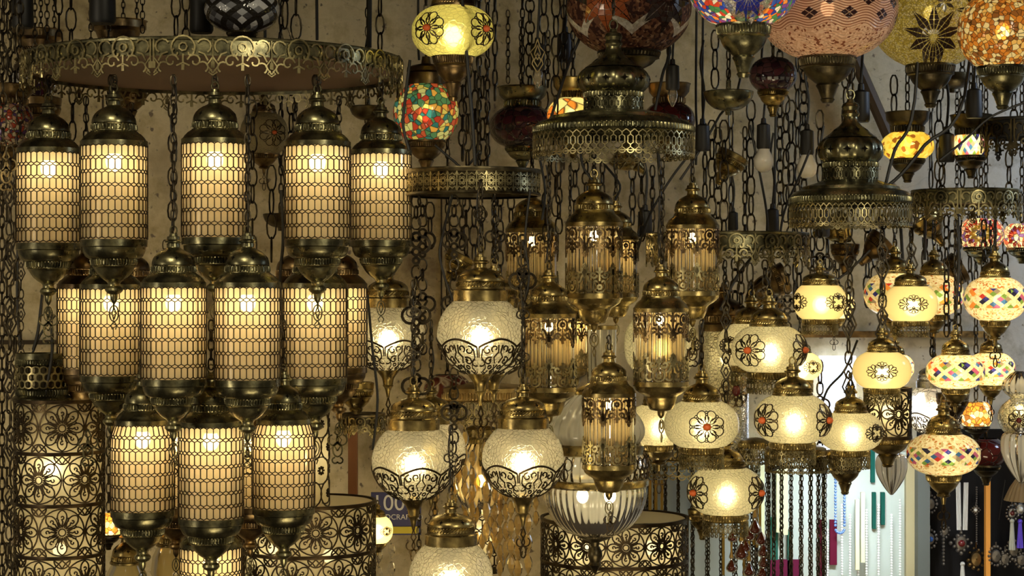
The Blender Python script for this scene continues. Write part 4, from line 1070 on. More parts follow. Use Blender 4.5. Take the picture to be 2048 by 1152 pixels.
# ============================================================ GOLD CRYSTAL CHANDELIER
def drop(h=26, r=8): return cr([(1, 0), (r*.35, -h*.15), (r*.7, -h*.4), (r, -h*.68), (r*.7, -h*.92), (1, -h)], 3)
DROP = MB().lathe([(1, 0), (4, -3), (8, -14), (7, -22), (1, -34)], 8).mesh('crystal_drop', CRYSTAL, smooth=False)
DROPC = MB().lathe([(1, 0), (4, -3), (7, -13), (6, -20), (1, -30)], 8).mesh('crystal_drop', CRYSTALC, smooth=False)
def gold_chandelier():
    R = 88
    ringm = MB().lathe([(20, 18), (R*.9, 12), (R, 8), (R, 0)], 72).flute(R, 0, R, -14, 90, 1.5).lathe([(R, -14), (R+2, -16), (R, -18)], 72)
    gal = MB().ribbons(gallery_lines(R, 40, -18, -60), cylmap(R), 2.2, 2)
    R2 = 30
    low = MB().lathe([(20, -70), (R2+6, -76), (R2+8, -90), (R2+4, -94)], 40).flute(R2+4, -94, R2+4, -104, 40, 1.3)
    body = MB().lathe(cr([(R2, -104), (R2+16, -130), (R2+26, -170), (R2+20, -210), (R2-4, -240), (6, -250)], 4), 100, rib=(20, .08))
    n = [N('brass_ring', ringm.mesh('brass_ring', GOLD)), N('pierced_gallery', gal.mesh('pierced_gallery', LACEB)), N('inner_collar', low.mesh('inner_collar', BRASS)), N('amber_glass_body', body.mesh('amber_glass_body', CRYSTAL))]
    rnd = random.Random(4)
    for k in range(16):
        a = 2*PI*k/16; L = 60+rnd.uniform(0, 60); c = N('chain', chain_mesh(round(L/20)*20, 6, 11, 1.1, BRASS), loc=((R-8)*math.sin(a)/1000, -(R-8)*math.cos(a)/1000, -.055)); n.append(c)
    for k in range(80):
        t = k/80; a = k*2.4; r_ = 30+62*abs(math.sin(k*1.7)); z = -130-210*t
        n.append(N('crystal_drop', DROP, loc=(r_*math.sin(a)/1000, -r_*math.cos(a)/1000, z/1000)))
    n += bulb_nodes(-180, .9, 10, BULB)
    return n
o = put('crystal_chandelier', gold_chandelier(), 962, 782, .42, 1.0, 'gold ring chandelier with amber glass body and many amber crystal drops', 'chandelier')
def crystal_string(px, t_, n, y, lab, mesh=DROPC, k=1, step=34):
    o = bpy.data.objects.new('crystal_string', None); COL.objects.link(o); o.location = P(px, t_, y); s = S(y)*1000*k; o.scale = (s, s, s)
    for i in range(n): inst(N('crystal_drop', mesh, loc=(0, 0, -i*step/1000)), o)
    return tag(o, label=lab, cat='crystal pendant', group='strings of crystal drops')
crystal_string(1035, 940, 6, .20, 'string of large crystal drops under the right globe of the lower pair', DROP, 1.3)
crystal_string(1012, 930, 5, .24, 'string of crystal drops just left of the thickest crystal string', DROP, 1.1)
crystal_string(990, 905, 5, .22, 'slender crystal string hanging behind the small latticed panel', DROP, 1)
for px, t_, n_, y_, k_, lab_ in ((930, 860, 4, .20, 1.0, 'short amber crystal string left of the lit amber glass body'), (945, 900, 6, .26, 1.0, 'amber crystal string in front of the lit amber glass body'), (972, 880, 5, .18, 1.2, 'amber crystal string hanging over the small lattice lantern'),
        (1056, 985, 5, .16, 1.2, 'amber crystal string at the left rim of the widest drum shade'), (1022, 1000, 5, .14, 1.1, 'amber crystal string between the right globe finial and the drum'), (1072, 960, 3, .28, .9, 'short amber crystal string by the left side of the glass bowl'), (1000, 985, 5, .34, 1.0, 'amber crystal string reaching the bottom edge beside the bottom globe')):
    crystal_string(px, t_, n_, y_, lab_, DROP, k_)
crystal_string(706, 1075, 3, .50, 'clear glass drops hanging left of the blue sign', DROPC, 1)
crystal_string(758, 1095, 3, .48, 'clear glass drops hanging under the small plaque lamp', DROPC, 1.1)
crystal_string(783, 1085, 3, .5, 'clear glass drops hanging below the blue sign', DROPC, 1.1)
# small lit lattice lantern behind crystals
TL = [N('lattice', MB().ribbons(hexnet(2*PI*30, 0, -110, 16, 5), cylmap(30), 2.4, 2).mesh('lattice', LACE)), N('shade_lining', MB().lathe([(28, 0), (28, -110)], 24).mesh('shade_lining', CLOTHD)), N('frame', MB().lathe([(31, 4), (33, 4), (33, -2), (30, -2)], 24).lathe([(30, -110), (34, -110), (34, -122), (1, -124)], 24).mesh('frame', OLD))]+bulb_nodes(-50, .2, 9, BULBW)
put('small_lattice_lantern', TL, 965, 1010, .50, 1.1, 'small lit lattice lantern behind the amber crystals', 'lantern')
put('small_lattice_lantern', TL, 920, 1040, .62, 1.0, 'narrow lattice lantern left of and behind the crystals', 'lantern')

# ============================================================ FRINGED CHANDELIERS (lower right)
def fringe_chand(R, h, nch, L, lw=7, glass=None):
    n = [N('brass_ring', MB().lathe([(R*.3, 10), (R*.9, 8), (R, 4), (R, 0)], 72).flute(R, 0, R, -9, 80, 1.2).lathe([(R, -9), (R+1, -11), (R, -12)], 60).mesh('brass_ring', BRASS)),
         N('pierced_gallery', MB().ribbons(gallery_lines(R, 40, -12, -12-h), cylmap(R), 2.0, 2).mesh('pierced_gallery', LACEB))]
    for k in range(nch):
        a = 2*PI*k/nch+.05
        n.append(N('fringe_chain', chain_mesh(L, lw, lw*1.7, 1.1, CHAIN, seed=k % 3), loc=(R*.96*math.sin(a)/1000, -R*.96*math.cos(a)/1000, (-12-h*.5)/1000)))
    return n
put('chain_fringe_chandelier', fringe_chand(118, 32, 24, 300, 6), 1400, 902, .68, 1.0, 'wide ring chandelier with long fringe of fine chains behind the front-facing medallion lamp', 'chandelier')
put('chain_fringe_chandelier', fringe_chand(60, 30, 18, 330, 7), 1592, 900, .25, 1.0, 'narrow ring chandelier whose dense chain curtain hangs before the white display', 'chandelier')
def stepped(px, py, y, k, lab):
    n = [N('upper_tier', MB().lathe([(6, 30), (34, 26), (40, 20)], 36).flute(40, 20, 40, 10, 44, 1.2).mesh('upper_tier', BRASS)), N('pierced_gallery', MB().ribbons(gallery_lines(44, 28, 10, -20), cylmap(44), 2, 2).mesh('pierced_gallery', LACEB))]
    return put('tiered_crown', n, px, py, y, k, lab, 'lamp crown', 'tiered brass crowns')
stepped(1512, 905, .42, 1.0, 'tiered brass crown beside the chain-fringe chandelier under the tall frosted lamp')
stepped(1672, 925, .3, .9, 'tiered brass crown left of the oval crackle lamp with the right-hand plaque')
# tall frosted cylinder lamp with brass cap and stone filigree
def tall_frost():
    R = 50; cp, zt = dome_cap(BRONZE, [(R-1, -3), (R+4, -2), (R+4, 12), (R, 14), (R-2, 16)], R-3, 1.0)
    d = MB().ribbons(rosette(36, 10), cylmap(R+1, .35), 2.2, 2).mesh('medallion', BRONZE)
    mp = cylmap(R+3, .35); c = mp(0, 0, 0)
    g = MB().ball((0, 0, 0), 9, 12, 8, sq=(1, .6, 1.3)).mesh('stone', REDGEM)
    return [N('frosted_cylinder', MB().lathe([(R, 0), (R, -250)], 48).mesh('frosted_cylinder', CRACKO)), cp, N('medallion', d, [N('stone', g, loc=(c[0]/1000, c[1]/1000, 0), label='dark red stone')], loc=(0, 0, -.125)),
            N('bottom_rim', MB().flute(R+2, -250, R+2, -262, 44, 1.5).lathe([(R+2, -262), (R, -264), (2, -266)], 40).mesh('bottom_rim', BRASS))]+bulb_nodes(-60, .12, 10, BULBW), zt
T, zt = tall_frost(); o = put('tall_frosted_lantern', T, 1450, 660, .45, .95, 'tall frosted glass cylinder lantern with a dark red stone, behind the oval lamps', 'lantern'); hang(o, zt, 520)
# drum lamp with scroll pattern, lower right; clear chimney
T = drum(46, 1, 96)+bulb_nodes(-45, .5, 12, BULBW)+[lower_cup(BRASS, 46, 60, z=-96)]
put('drum_lampshade', T, 1775, 778, .20, 1.0, 'small wheel-patterned drum lamp with bright bulb below the lower cream plaque lamp', 'lampshade', 'drum shades of cut-metal wheels', .3)
put('glass_chimney', [N('glass_tube', MB().lathe([(30, 0), (28, -120)], 96, rib=(16, .10)).mesh('glass_tube', RIBCLEAR)), N('rim', MB().lathe([(29, 4), (32, 4), (32, -4), (29, -4)], 24).mesh('rim', BRASS))], 1203, 655, .25, 1.0, 'fluted clear glass tube lamp below the front rod-glass lantern', 'lamp')
# white shell lamps at right
def shell(top=True):
    n = [N('shell_glass', MB().lathe(cr([(14, 34), (30, 26), (34, 8), (30, -14), (18, -36), (6, -52), (1, -56)], 4), 96, rib=(16, .14)).mesh('shell_glass', lit('white_shell_glass', (.92, .90, .84), .35, .5, .08, gloss=1)))]
    n.append(N('cap', MB().lathe([(16, 32), (18, 38), (10, 44), (1, 46)], 24).mesh('cap', SILVER)))
    return n
SH = shell()
put('shell_pendant', SH, 1783, 937, .40, .95, 'white ribbed shell-shaped glass pendant over the necklace display', 'pendant', 'ribbed shell glass')
put('shell_pendant', SH, 2042, 900, .10, 1.2, 'ribbed shell glass pendant cut by the right edge', 'pendant', 'ribbed shell glass')
T = [N('ribbed_top', MB().lathe(cr([(10, 58), (22, 50), (36, 34), (34, 18), (18, 4)], 4), 96, rib=(16, .08)).mesh('ribbed_top', RIBCLEAR)), N('glass_body', MB().lathe(cr([(18, 4), (38, -14), (44, -38), (34, -62), (14, -74)], 4), 40).mesh('glass_body', CRACKO)),
     N('medallion', MB().ribbons(rosette(22, 8), revmap(lambda v: prof_r(cr([(18, 4), (38, -14), (44, -38), (34, -62), (14, -74)], 4), v-38), 44, -.3), 2, 1.8).mesh('medallion', LACE), [N('stone', MB().ball((-13, -43, 0), 5.5).mesh('stone', REDGEM))], loc=(0, 0, -.038))]+bulb_nodes(-20, .15, 9, BULBW)
put('glass_vase_lamp', T, 2040, 800, .12, 1.0, 'curvy glass vase lamp with ribbed top and red stone at the right edge', 'lamp')
put('striped_shade', [N('shade', MB().lathe(cr([(10, 30), (16, 20), (30, 0), (42, -26)], 4), 96, rib=(24, .06)).mesh('shade', plain('tan_fabric', (.28, .22, .15), .8))), N('cup', MB().lathe([(10, 30), (20, 44), (32, 60), (38, 74), (36, 76)], 32).mesh('cup', DBRASS))], 2050, 975, .30, 1.0, 'small striped tan shade under a brass cup at the lower right', 'lampshade')

# ============================================================ PLAIN BRASS BOWLS, TILTED CUPS, SOCKETS, BULBS
def hemi(px, py, r, y, lab, m=DBRASS, flip=False):
    p = cr([(1, -r*.72), (r*.5, -r*.64), (r*.86, -r*.36), (r, 0), (r*.97, r*.06)], 5)
    n = [N('bowl', MB().lathe(p, 48).lathe([(r*.97, r*.06), (r*.9, r*.08), (2, r*.08)], 40).mesh('bowl', m)), N('stem', MB().lathe([(5, r*.08), (5, r*.5), (1, r*.5)], 12).mesh('stem', m)), N('tip', MB().lathe([(1, -r*.9), (6, -r*.88), (7, -r*.70), (1, -r*.70)], 12).mesh('tip', m))]
    o = put('brass_bowl', n, px, py, y, 1.0, lab, 'lamp canopy', 'plain brass bowl canopies'); hang(o, r*.5, -5, 9, 22, 1.5)
hemi(1457, 186, 50, .12, 'plain brass bowl canopy left of the purple globe, reflecting the light')
hemi(1905, 150, 40, .38, 'dark brass bowl canopy between the yellow and amber globes', OLD)
hemi(562, 430, 36, .60, 'dark brass bowl canopy in the gap right of the middle cylinder lantern', OLD)
hemi(735, 215, 36, .50, 'dark bowl canopy beneath the right end of the big ring', OLD)
def cupn(m): return [lower_cup(m, 34, 62, z=0), N('rim', MB().lathe([(30, 2), (36, 3), (37, 14), (33, 16), (30, 14)], 36).mesh('rim', m))]
CUPB, CUPO = cupn(BRASS), cupn(BRONZE)
for (px, py, y, k, T, rot, lab) in [
 (918, 520, .30, .85, CUPB, (0, .5, 0), 'tilted brass lamp cup lying against chains above the upper crackle globe'),
 (262, 188, .45, .9, CUPO, (0, 0, 0), 'brass lamp cup glinting in the gap between the first two cylinder lanterns'),
 (75, 215, .40, 1.3, CUPO, (0, 0, 0), 'brown brass cup behind the top-left cylinder lantern'),
 (1248, 310, .50, .9, CUPB, (0, -.9, 0), 'warm brass cup tipped sideways below the domed chandelier'),
 (1462, 320, .40, .9, CUPB, (0, .5, 0), 'brass cup tangled in chains below the plain brass bowl'),
 (1520, 585, .45, .9, CUPO, (.2, -1.0, 0), 'tipped bronze cup behind the lace ring chandelier'),
 (1560, 560, .40, .9, CUPO, (0, 1.2, 0), 'bronze cup lying on its side left of the smooth cream lamp'),
 (1680, 455, .5, .9, CUPB, (0, 1.3, 0), 'brass cup on its side under the smaller dome'),
 (1690, 500, .52, .8, CUPO, (0, 0, 0), 'shallow bronze cup hanging under the smaller dome'),
 (1855, 445, .5, .9, CUPB, (0, -.6, 0), 'brass cup seen below the lace ring on the right'),
 (1760, 490, .5, .9, CUPO, (0, .8, 0), 'dim bronze cup between the two mosaic lamps behind the cream lamp'),
 (1910, 540, .52, .9, CUPO, (0, 1.0, 0), 'dim bronze cup left of the large diamond mosaic lamp'),
 (1460, 950, .45, .8, CUPO, (0, 0, 0), 'bronze cup hanging below the lowest oval crackle lamp'),
 (1690, 930, .35, .95, CUPB, (0, 0, 0), 'bronze cup below the tiered crown near the white display'),
 (1905, 800, .35, .9, CUPO, (0, 0, 0), 'bronze cup between the diamond mosaic lamps on the right'),
 (660, 380, .55, .8, CUPO, (0, 0, 0), 'bronze cup showing behind the fourth cylinder lantern'),
 (712, 780, .30, 1.0, CUPB, (0, 0, 0), 'brass cup right of the middle row lanterns over the small lace ring'),
 (1405, 1030, .45, .8, CUPB, (0, 0, 0), 'brass cup beside the widest drum shade'),
]:
    put('lamp_cup', T, px, py, y, k, lab, 'lamp cup', 'loose brass lamp cups', rot=rot)
def collar_bowl(px, py, y, R, lab, m=BRONZE):
    n = [N('rim', MB().lathe([(R*.7, -20), (R*.8, -6), (R, 0), (R, 14), (R+3, 16), (R-3, 15), (R-5, 0), (R*.7, -12)], 56).mesh('rim', m)), N('fluted_neck', MB().flute(R*.7, -20, R*.68, -34, 50, 1.6).lathe([(R*.68, -34), (R*.9, -44)], 48).mesh('fluted_neck', m))]
    n.append(N('glass_belly', MB().lathe(cr([(R*.68, -38), (R*1.0, -60), (R*1.05, -90), (R*.7, -125), (R*.4, -135)], 4), 40).mesh('glass_belly', M_PURP)))
    o = put('vase_lamp', n, px, py, y, 1.0, lab, 'lamp', 'vase lamps with flared collars')
    for i in range(3):
        a = 2*PI*i/3+.4; c = bpy.data.objects.new('chain', chain_mesh(150, 7, 14, 1.3)); COL.objects.link(c); c.parent = o; c.location = ((R-6)*math.sin(a)/1000, -(R-6)*math.cos(a)/1000, .160)
collar_bowl(74, 76, .50, 50, 'unlit vase lamp with brass collar behind the left end of the big ring')
collar_bowl(236, 58, .56, 56, 'unlit vase lamp with brass collar above the big ring')
# stone-set glass lamp behind ring
oval(528, 268, 96, .45, 180, 'unlit glass lamp with stone medallion behind the middle and fourth cylinder lanterns', (.55,), 'gem', CRACKO, 'cup', 0, 'plain', 44, 74, m=BRONZE)
def socket_bulb(px, py, y, lab, bulb='round', up=200, k=1.0, on=0):
    n = [N('socket', MB().lathe([(1, 62), (5, 60), (6, 50), (14, 46), (15, 0), (13, -4), (1, -4)], 20).mesh('socket', BLACK))]
    if bulb == 'round': n.append(N('bulb', MB().lathe([(10, -2), (13, -8)]+cr([(18, -18), (21, -30), (18, -44), (9, -52), (1, -54)], 4), 24).mesh('bulb', BULBOFF)))
    elif bulb == 'flame': n.append(N('bulb', MB().lathe([(8, -2)]+cr([(11, -14), (9, -26), (3, -38), (1, -40)], 4), 20).mesh('bulb', CLEAR)))
    up = max(up, 60)
    if py-60-up < 40: up = ((ZC-CZ)/S(y)-(576-py)-58)/k
    o = put('bulb_socket', n, px, py, y, k, lab, 'light bulb' if bulb else 'lamp socket', 'hanging sockets')
    c = bpy.data.objects.new('cord', cord_mesh([(0, 0, 58), (4, 2, 58+up*.35), (-4, 0, 58+up*.7), (2, 0, 58+up)], 2.4)); COL.objects.link(c); c.parent = o
socket_bulb(1527, 294, .30, 'white globe bulb in black socket below the purple mirror-banded globe', up=180, k=.95)
socket_bulb(1614, 306, .32, 'white globe bulb in black socket below the pink beaded globe', up=150, k=.95)
socket_bulb(1075, 136, .10, 'clear flame bulb in black socket with a gilt motif left of the dome', 'flame', 120)
socket_bulb(1345, 176, .15, 'clear flame bulb in black socket over the dark red vase lamp', 'flame', 120, .95)
for i, (px, py, y, k, lab) in enumerate([
 (1405, 298, .25, 1, 'black lamp socket hanging below the grey cup of the dark globe'), (1290, 470, .35, 1, 'black lamp socket right of the half-hidden rod-glass lantern'),
 (1466, 458, .4, .7, 'small black socket just above the lace ring'), (1545, 462, .35, .9, 'black socket resting at the right of the lace ring'), (1645, 470, .4, 1, 'black socket left of the smaller dome hub underneath'),
 (1722, 240, .3, 1.2, 'black socket beside the neck of the smaller dome'), (1893, 320, .3, 1.1, 'black socket between the two yellow vase lamps'), (1948, 232, .18, 1.1, 'black socket in front of the little cream and green vase lamp'),
 (403, 60, .1, 1.6, 'thick black socket above the big ring left of the mirrored globe'), (205, 40, .2, 1.8, 'thick black socket above the big ring near the left vase lamp'), (45, 50, .2, 1.5, 'dark socket in the upper left corner'), (1130, 120, .5, 1.1, 'black socket in the shade of the dark zigzag globe')]):
    socket_bulb(px, py, y, lab, None, 160, k)
put('gilt_plaque', [N('gilt_plaque', MB().ribbons(mirx([[(0, 34), (5, 18), (14, 8), (8, -6), (11, -16), (0, -34)], [(0, 22), (6, 4), (0, -8)], [(0, 6), (7, -10), (0, -22)]]), flatmap, 2.2, 2).mesh('gilt_plaque', GOLD))], 1075, 112, .07, 1.0, 'gilt openwork plaque on the black socket left of the dome', 'ornament')

# bits seen low on the left between the lanterns
big(217, 1048, 62, 60, .45, M_AMB, 24, 30, 'little amber shard globe glowing between the tall drum and the left barrel lantern', .3)
def cap_only():
    cp, zt = dome_cap(BRASS, [(34, 0), (37, 1), (37, 5), (35, 7)], 33, .8); return [cp, loop_top(zt-2, 7, BRASS), N('shade', MB().lathe([(33, 0), (44, -22), (48, -60), (30, -100)], 40).mesh('shade', FROST))], zt
TC, zc = cap_only()
for (px, py, y, lab) in ((253, 1128, .42, 'brass-capped lamp at the bottom edge under the left barrel lantern'), (345, 1092, .50, 'brass-capped lamp glimpsed between left and middle bottom-row lanterns'), (492, 1100, .52, 'brass-capped lamp glimpsed between middle and right bottom-row lanterns')):
    o = put('capped_lamp', TC, px, py, y, .9, lab, 'lamp', 'brass-capped lamps along the bottom'); hang(o, zc, py-90, 9, 19, 1.5)

# ============================================================ LOWER RIGHT: DISPLAY BOARDS, NECKLACES, JEWELLERY
def px_box(name, x0, y0, x1, y1, y, depth, m, label=None, cat=None, kind=None, group=None, smooth=False):
    a, b = P(x0, y0, y), P(x1, y1, y); W, H = b.x-a.x, a.z-b.z
    o = raw(name, MB().box((0, 0, 0), (W, depth, H)).mesh(name, m, smooth=smooth, unit=1)); o.location = ((a.x+b.x)/2, y+depth/2, (a.z+b.z)/2)
    return tag(o, label, cat, group, kind)
BOARD = plain('white_display_velvet', (.52, .58, .53), .8)
px_box('display_board', 1270, 905, 1818, 1180, .86, .03, BOARD, 'white necklace display board at the lower right', 'display board')
px_box('board_frame', 1812, 915, 1836, 1180, .84, .05, plain('gold_beaded_wood', (.42, .36, .20), .5), 'beaded gold edge strip at the right of the white board', 'frame')
px_box('jewellery_cabinet', 1840, 860, 2110, 1180, .88, .04, plain('black_velvet', (.012, .011, .011), .9), 'black velvet jewellery display panel at the right', 'display board')
px_box('cabinet_post', 1836, 930, 1860, 1180, .80, .06, plain('grey_post', (.10, .11, .10), .5), 'grey metal post between white board and black panel', 'post')
px_box('orange_strip', 1972, 896, 1981, 1180, .80, .02, plain('orange_wood', (.85, .36, .06), .5), 'vertical orange strip dividing the black jewellery panel', 'strip')
px_box('wooden_post', 696, 865, 714, 1010, .45, .03, plain('reddish_wood', (.25, .10, .04), .5), 'reddish wooden post under the small lace ring', 'post')
px_box('dark_post', 1340, 700, 1352, 905, .75, .03, OLD, 'dark upright behind the middle rod-glass lantern', 'post')
# velvet swatches
for (x0, y0, x1, y1, c, lab) in [(1638, 1040, 1648, 1152, (.12, .01, .03), 'narrow maroon cloth strip left of the blue bead necklace'), (1660, 1040, 1674, 1130, (.12, .01, .03), 'wider maroon cloth strip behind the blue bead necklace'),
        (1540, 1035, 1556, 1120, (.03, .13, .09), 'dark green cloth strip at the left of the chain curtain'), (1575, 1060, 1584, 1180, (.04, .11, .08), 'dark green cloth strip in the middle of the chain curtain'), (1745, 985, 1752, 1058, (.01, .08, .06), 'dark green bead bundle left of the shell pendant chain'), (1762, 985, 1770, 1050, (.01, .08, .06), 'dark green bead bundle under the shell pendant'),
        (1742, 895, 1750, 965, (.01, .09, .07), 'dark green ribbon hanging left of the shell pendant'), (1540, 1120, 1600, 1185, (.14, .015, .05), 'wine-red cloth patch low in the chain curtain')]:
    px_box('cloth_strip', x0, y0, x1, y1, .845, .012, plain('cloth_%d' % x0, c, .9), lab, 'cloth', None, 'coloured cloth strips')
def beads(px, t_, b_, y, lab, c, r=3.2, loop=0, grp='bead necklaces', step=None):
    m = c if not isinstance(c, tuple) else plain('bead_%d' % px, c, .25)
    mb = MB(); step = step or r*2.05; n = int((b_-t_)/step)
    for i in range(n): mb.ball((0, 0, -i*step), r, 6, 4)
    if loop:
        for i in range(n): mb.ball((loop, 0, -i*step), r, 6, 4)
        for i in range(1, 8): a = PI*i/8; mb.ball((loop/2-loop/2*math.cos(a), 0, -n*step-loop*.5*math.sin(a)), r, 6, 4)
    return solo('bead_necklace', mb.mesh('bead_necklace', m), px, t_, y, 1, lab, 'necklace', grp)
PEARL = plain('pearl_bead', (.92, .93, .90), .2); BLUEB = plain('blue_bead', (.05, .16, .50), .3); YELB = plain('pale_yellow_bead', (.78, .78, .45), .4)
beads(1671, 940, 1060, .82, 'double strand blue bead necklace on the white board', BLUEB, 3.0, 18)
for i, (px, t_) in enumerate([(1655, 1060), (1684, 1010), (1700, 1030), (1716, 1000), (1733, 1020), (1757, 1010), (1783, 1030), (1800, 1000)]):
    beads(px, t_, 1175, .83, ['pearl strand just left of the blue necklace', 'pearl strand just right of the blue necklace', 'second pearl strand right of the blue necklace', 'third pearl strand right of the blue necklace', 'pearl strand left of the green bead bundles', 'pearl strand between the two green bead bundles', 'pearl strand under the shell pendant', 'pearl strand nearest the beaded gold edge'][i], PEARL, 2.6)
for i, (px, t_, w_) in enumerate([(1553, 925, 12), (1566, 930, 10), (1500, 935, 8), (1520, 930, 9), (1645, 960, 6), (1722, 985, 8), (1711, 1000, 8)]):
    px_box('glass_stick', px, t_, px+w_, t_+140, .815, .01, plain('pale_yellow_stick_%d' % i, (.80, .82, .50) if i != 2 else (.75, .85, .85), .3), ['pale yellow bead bundle at the left of the chain curtain', 'second pale yellow bead bundle in the chain curtain', 'pale blue bead bundle by the dark glass drops', 'pale bead bundle right of the dark glass drops', 'thin pale bead bundle by the blue necklace', 'cream bead bundle under the oval plaque lamp', 'cream bead bundle right of the blue necklace'][i], 'beads', None, 'pale bead bundles')
# dark pendant, small dark beads
def gem_pendant(px, py, y, k, lab, shape='oval', m=None, stone=None):
    m = m or SILVER; mb = MB(); rnd = random.Random(px)
    if shape == 'oval': pts = [(14*math.cos(a), 19*math.sin(a)) for a in [2*PI*i/14 for i in range(14)]]
    elif shape == 'diamond': pts = [(17*(1-t)*sx+0, 17*t*sy) for sx, sy in ((1, 1), (-1, 1), (-1, -1), (1, -1)) for t in (0, .35, .7)] + [(0, 17), (0, -17)]
    else: pts = [(13*math.cos(a), 17*math.sin(a)+2*math.cos(3*a)) for a in [2*PI*i/10 for i in range(10)]]
    for (x, z) in pts: mb.ball((x, 0, z), rnd.uniform(2.4, 4), 6, 4)
    mb.lathe([(1, -2), (9, -2), (11, 0), (9, 3), (1, 4)], 14)
    # turn the disc to face the front
    for i in range(len(mb.v)-14*5, len(mb.v)): x, yy, z = mb.v[i]; mb.v[i] = (x*.9, -z, yy*1.2)
    mb.tube([(0, 0, 18), (0, 0, 28)], 1.5, 5)
    nodes = [N('setting', mb.mesh('setting', m))]
    if stone: nodes.append(N('stone', MB().ball((0, -5, 0), 6, 8, 6).mesh('stone', stone)))
    return put('jewel_pendant', nodes, px, py, y, k, lab, 'pendant', 'jewel pendants on the black panel')
OLDS = plain('old_silver', (.20, .18, .16), .35, .8); BLUES = plain('blue_stone', (.05, .15, .5), .15)
gem_pendant(1861, 1008, .84, .9, 'oval stone-set brooch, upper left on the black panel', 'oval', OLDS)
gem_pendant(1860, 1078, .84, .95, 'oval brooch with small blue stone, lower left on the black panel', 'oval', OLDS, BLUES)
gem_pendant(1922, 1086, .82, 1.2, 'diamond-shaped pendant on the white necklace', 'diamond', OLDS, REDGEM)
gem_pendant(1952, 1118, .83, 1.2, 'curled brown silver pendant low on the black panel', 'round', BRONZE)
gem_pendant(1890, 1062, .84, .7, 'small round pinkish brooch on a drop chain', 'round', OLDS)
gem_pendant(1992, 1112, .80, 1.0, 'leaf-shaped crystal earring right of the orange strip', 'oval', OLDS)
gem_pendant(2010, 1118, .80, .9, 'teardrop crystal earring second from the orange strip', 'diamond', OLDS)
gem_pendant(2027, 1100, .80, 1.0, 'crystal cluster at the foot of the white tassel', 'oval', OLDS)
gem_pendant(2042, 1120, .80, .9, 'crystal cluster below the purple tassel', 'round', OLDS)
gem_pendant(2024, 1026, .80, .8, 'oval red-stoned pendant above the white tassel', 'oval', SILVER, REDGEM)
gem_pendant(2040, 1018, .79, .9, 'pale round stone pendant above the purple tassel', 'round', SILVER, PEARL)
gem_pendant(1951, 1020, .84, .55, 'small square silver clasp in the middle of the black panel', 'diamond', OLDS, PEARL)
beads(1887, 1065, 1135, .84, 'drop of dark beads below the pinkish brooch', OLDS, 3.4)
beads(1953, 975, 1095, .85, 'thin dark bead drop through the silver clasp', OLDS, 2.2)
for px, lab in ((1913, 'left strand of the white multi-row necklace on the black panel'), (1929, 'right strand of the white multi-row necklace on the black panel')):
    mb = MB()
    for j in range(3): mb.tube([(j*3.2, 0, 0), (j*3.2+(2 if px < 1920 else -2), 0, -95)], 1.7, 6)
    solo('necklace_strand', mb.mesh('necklace_strand', plain('white_cord_%d' % px, (.62, .60, .56), .6)), px, 965, .82, 1, lab, 'necklace')
def tassel(px, t_, b_, c, lab):
    mb = MB()
    for i in range(8): a = 2*PI*i/8; mb.tube([(1.5*math.cos(a), 1.5*math.sin(a), 0), (5*math.cos(a), 5*math.sin(a), -(b_-t_))], 2.0, 5)
    mb.ball((0, 0, 2), 5, 8, 6)
    solo('tassel', mb.mesh('tassel', plain('tassel_%d' % px, c, .6)), px, t_, .795, 1, lab, 'tassel')
tassel(2024, 1044, 1100, (.50, .52, .45), 'white silk tassel on the black panel')
tassel(2040, 1045, 1096, (.13, .07, .75), 'purple silk tassel on the black panel')
tassel(1925, 1130, 1180, (.55, .54, .50), 'cream tassel below the diamond-shaped pendant')

# brown glass drops on yellow stems
DRB = MB().lathe(drop(36, 15), 18).mesh('glass_drop', REDGLASS); STM = MB().lathe([(4, 0), (3, -46), (7, -62), (1, -70)], 10).mesh('stem', YELGLASS)
for i, (px, py, k, st) in enumerate([(1465, 1060, .9, 0), (1463, 1118, 1.0, 1), (1483, 1085, 1.3, 1), (1500, 1055, 1.0, 0), (1510, 1038, 1.2, 1), (1522, 1062, 1.1, 0), (1527, 1086, 1.1, 0), (1528, 1108, 1.1, 0), (1525, 1128, 1.1, 0), (1498, 1124, 1.1, 1), (1492, 1080, .9, 0)]):
    nodes = [N('glass_drop', DRB)]
    if st: nodes.append(N('stem', STM, loc=(0, 0, .066)))
    put('glass_drop_pendant', nodes, px, py, .42, .75*k, ['small dark red glass drop, uppermost on the left of its cluster', 'dark red glass drop on a long yellow stem at the cluster lower left', 'largest dark red glass drop in the cluster centre on a yellow stem', 'dark red glass drop above and right of the largest one', 'dark red glass drop at the top of the cluster on a yellow stem', 'topmost drop of the right-hand dark red string', 'second drop of the right-hand dark red string', 'third drop of the right-hand dark red string', 'lowest drop of the right-hand dark red string', 'dark red glass drop on a yellow stem at the bottom edge', 'small dark red drop touching the largest one'][i], 'glass drop', 'dark red glass drops')
for i, px in enumerate((1508, 1514, 1520, 1447, 1488)):
    solo('yellow_rod', MB().tube([(0, 0, 0), (0, 0, -90)], 2.6, 8).mesh('yellow_rod', YELGLASS), px, (1000, 1005, 998, 1060, 1060)[i], .44, 1, ['thin yellow glass rod left above the dark red drops', 'thin yellow glass rod in the middle above the dark red drops', 'thin yellow glass rod right above the dark red drops', 'yellow glass rod left of all the dark red drops', 'yellow glass rod behind the largest dark red drop'][i], 'glass rod', 'yellow glass rods')
for i, px in enumerate((1300, 1312, 1324)):
    solo('yellow_rod', MB().tube([(0, 0, 0), (0, 0, -60)], 3.2, 8).mesh('yellow_rod', YELGLASS), px, 960, .55, 1, ['leftmost short yellow rod beside the glass bowl', 'middle short yellow rod beside the glass bowl', 'rightmost short yellow rod beside the glass bowl'][i], 'glass rod', 'yellow glass rods')

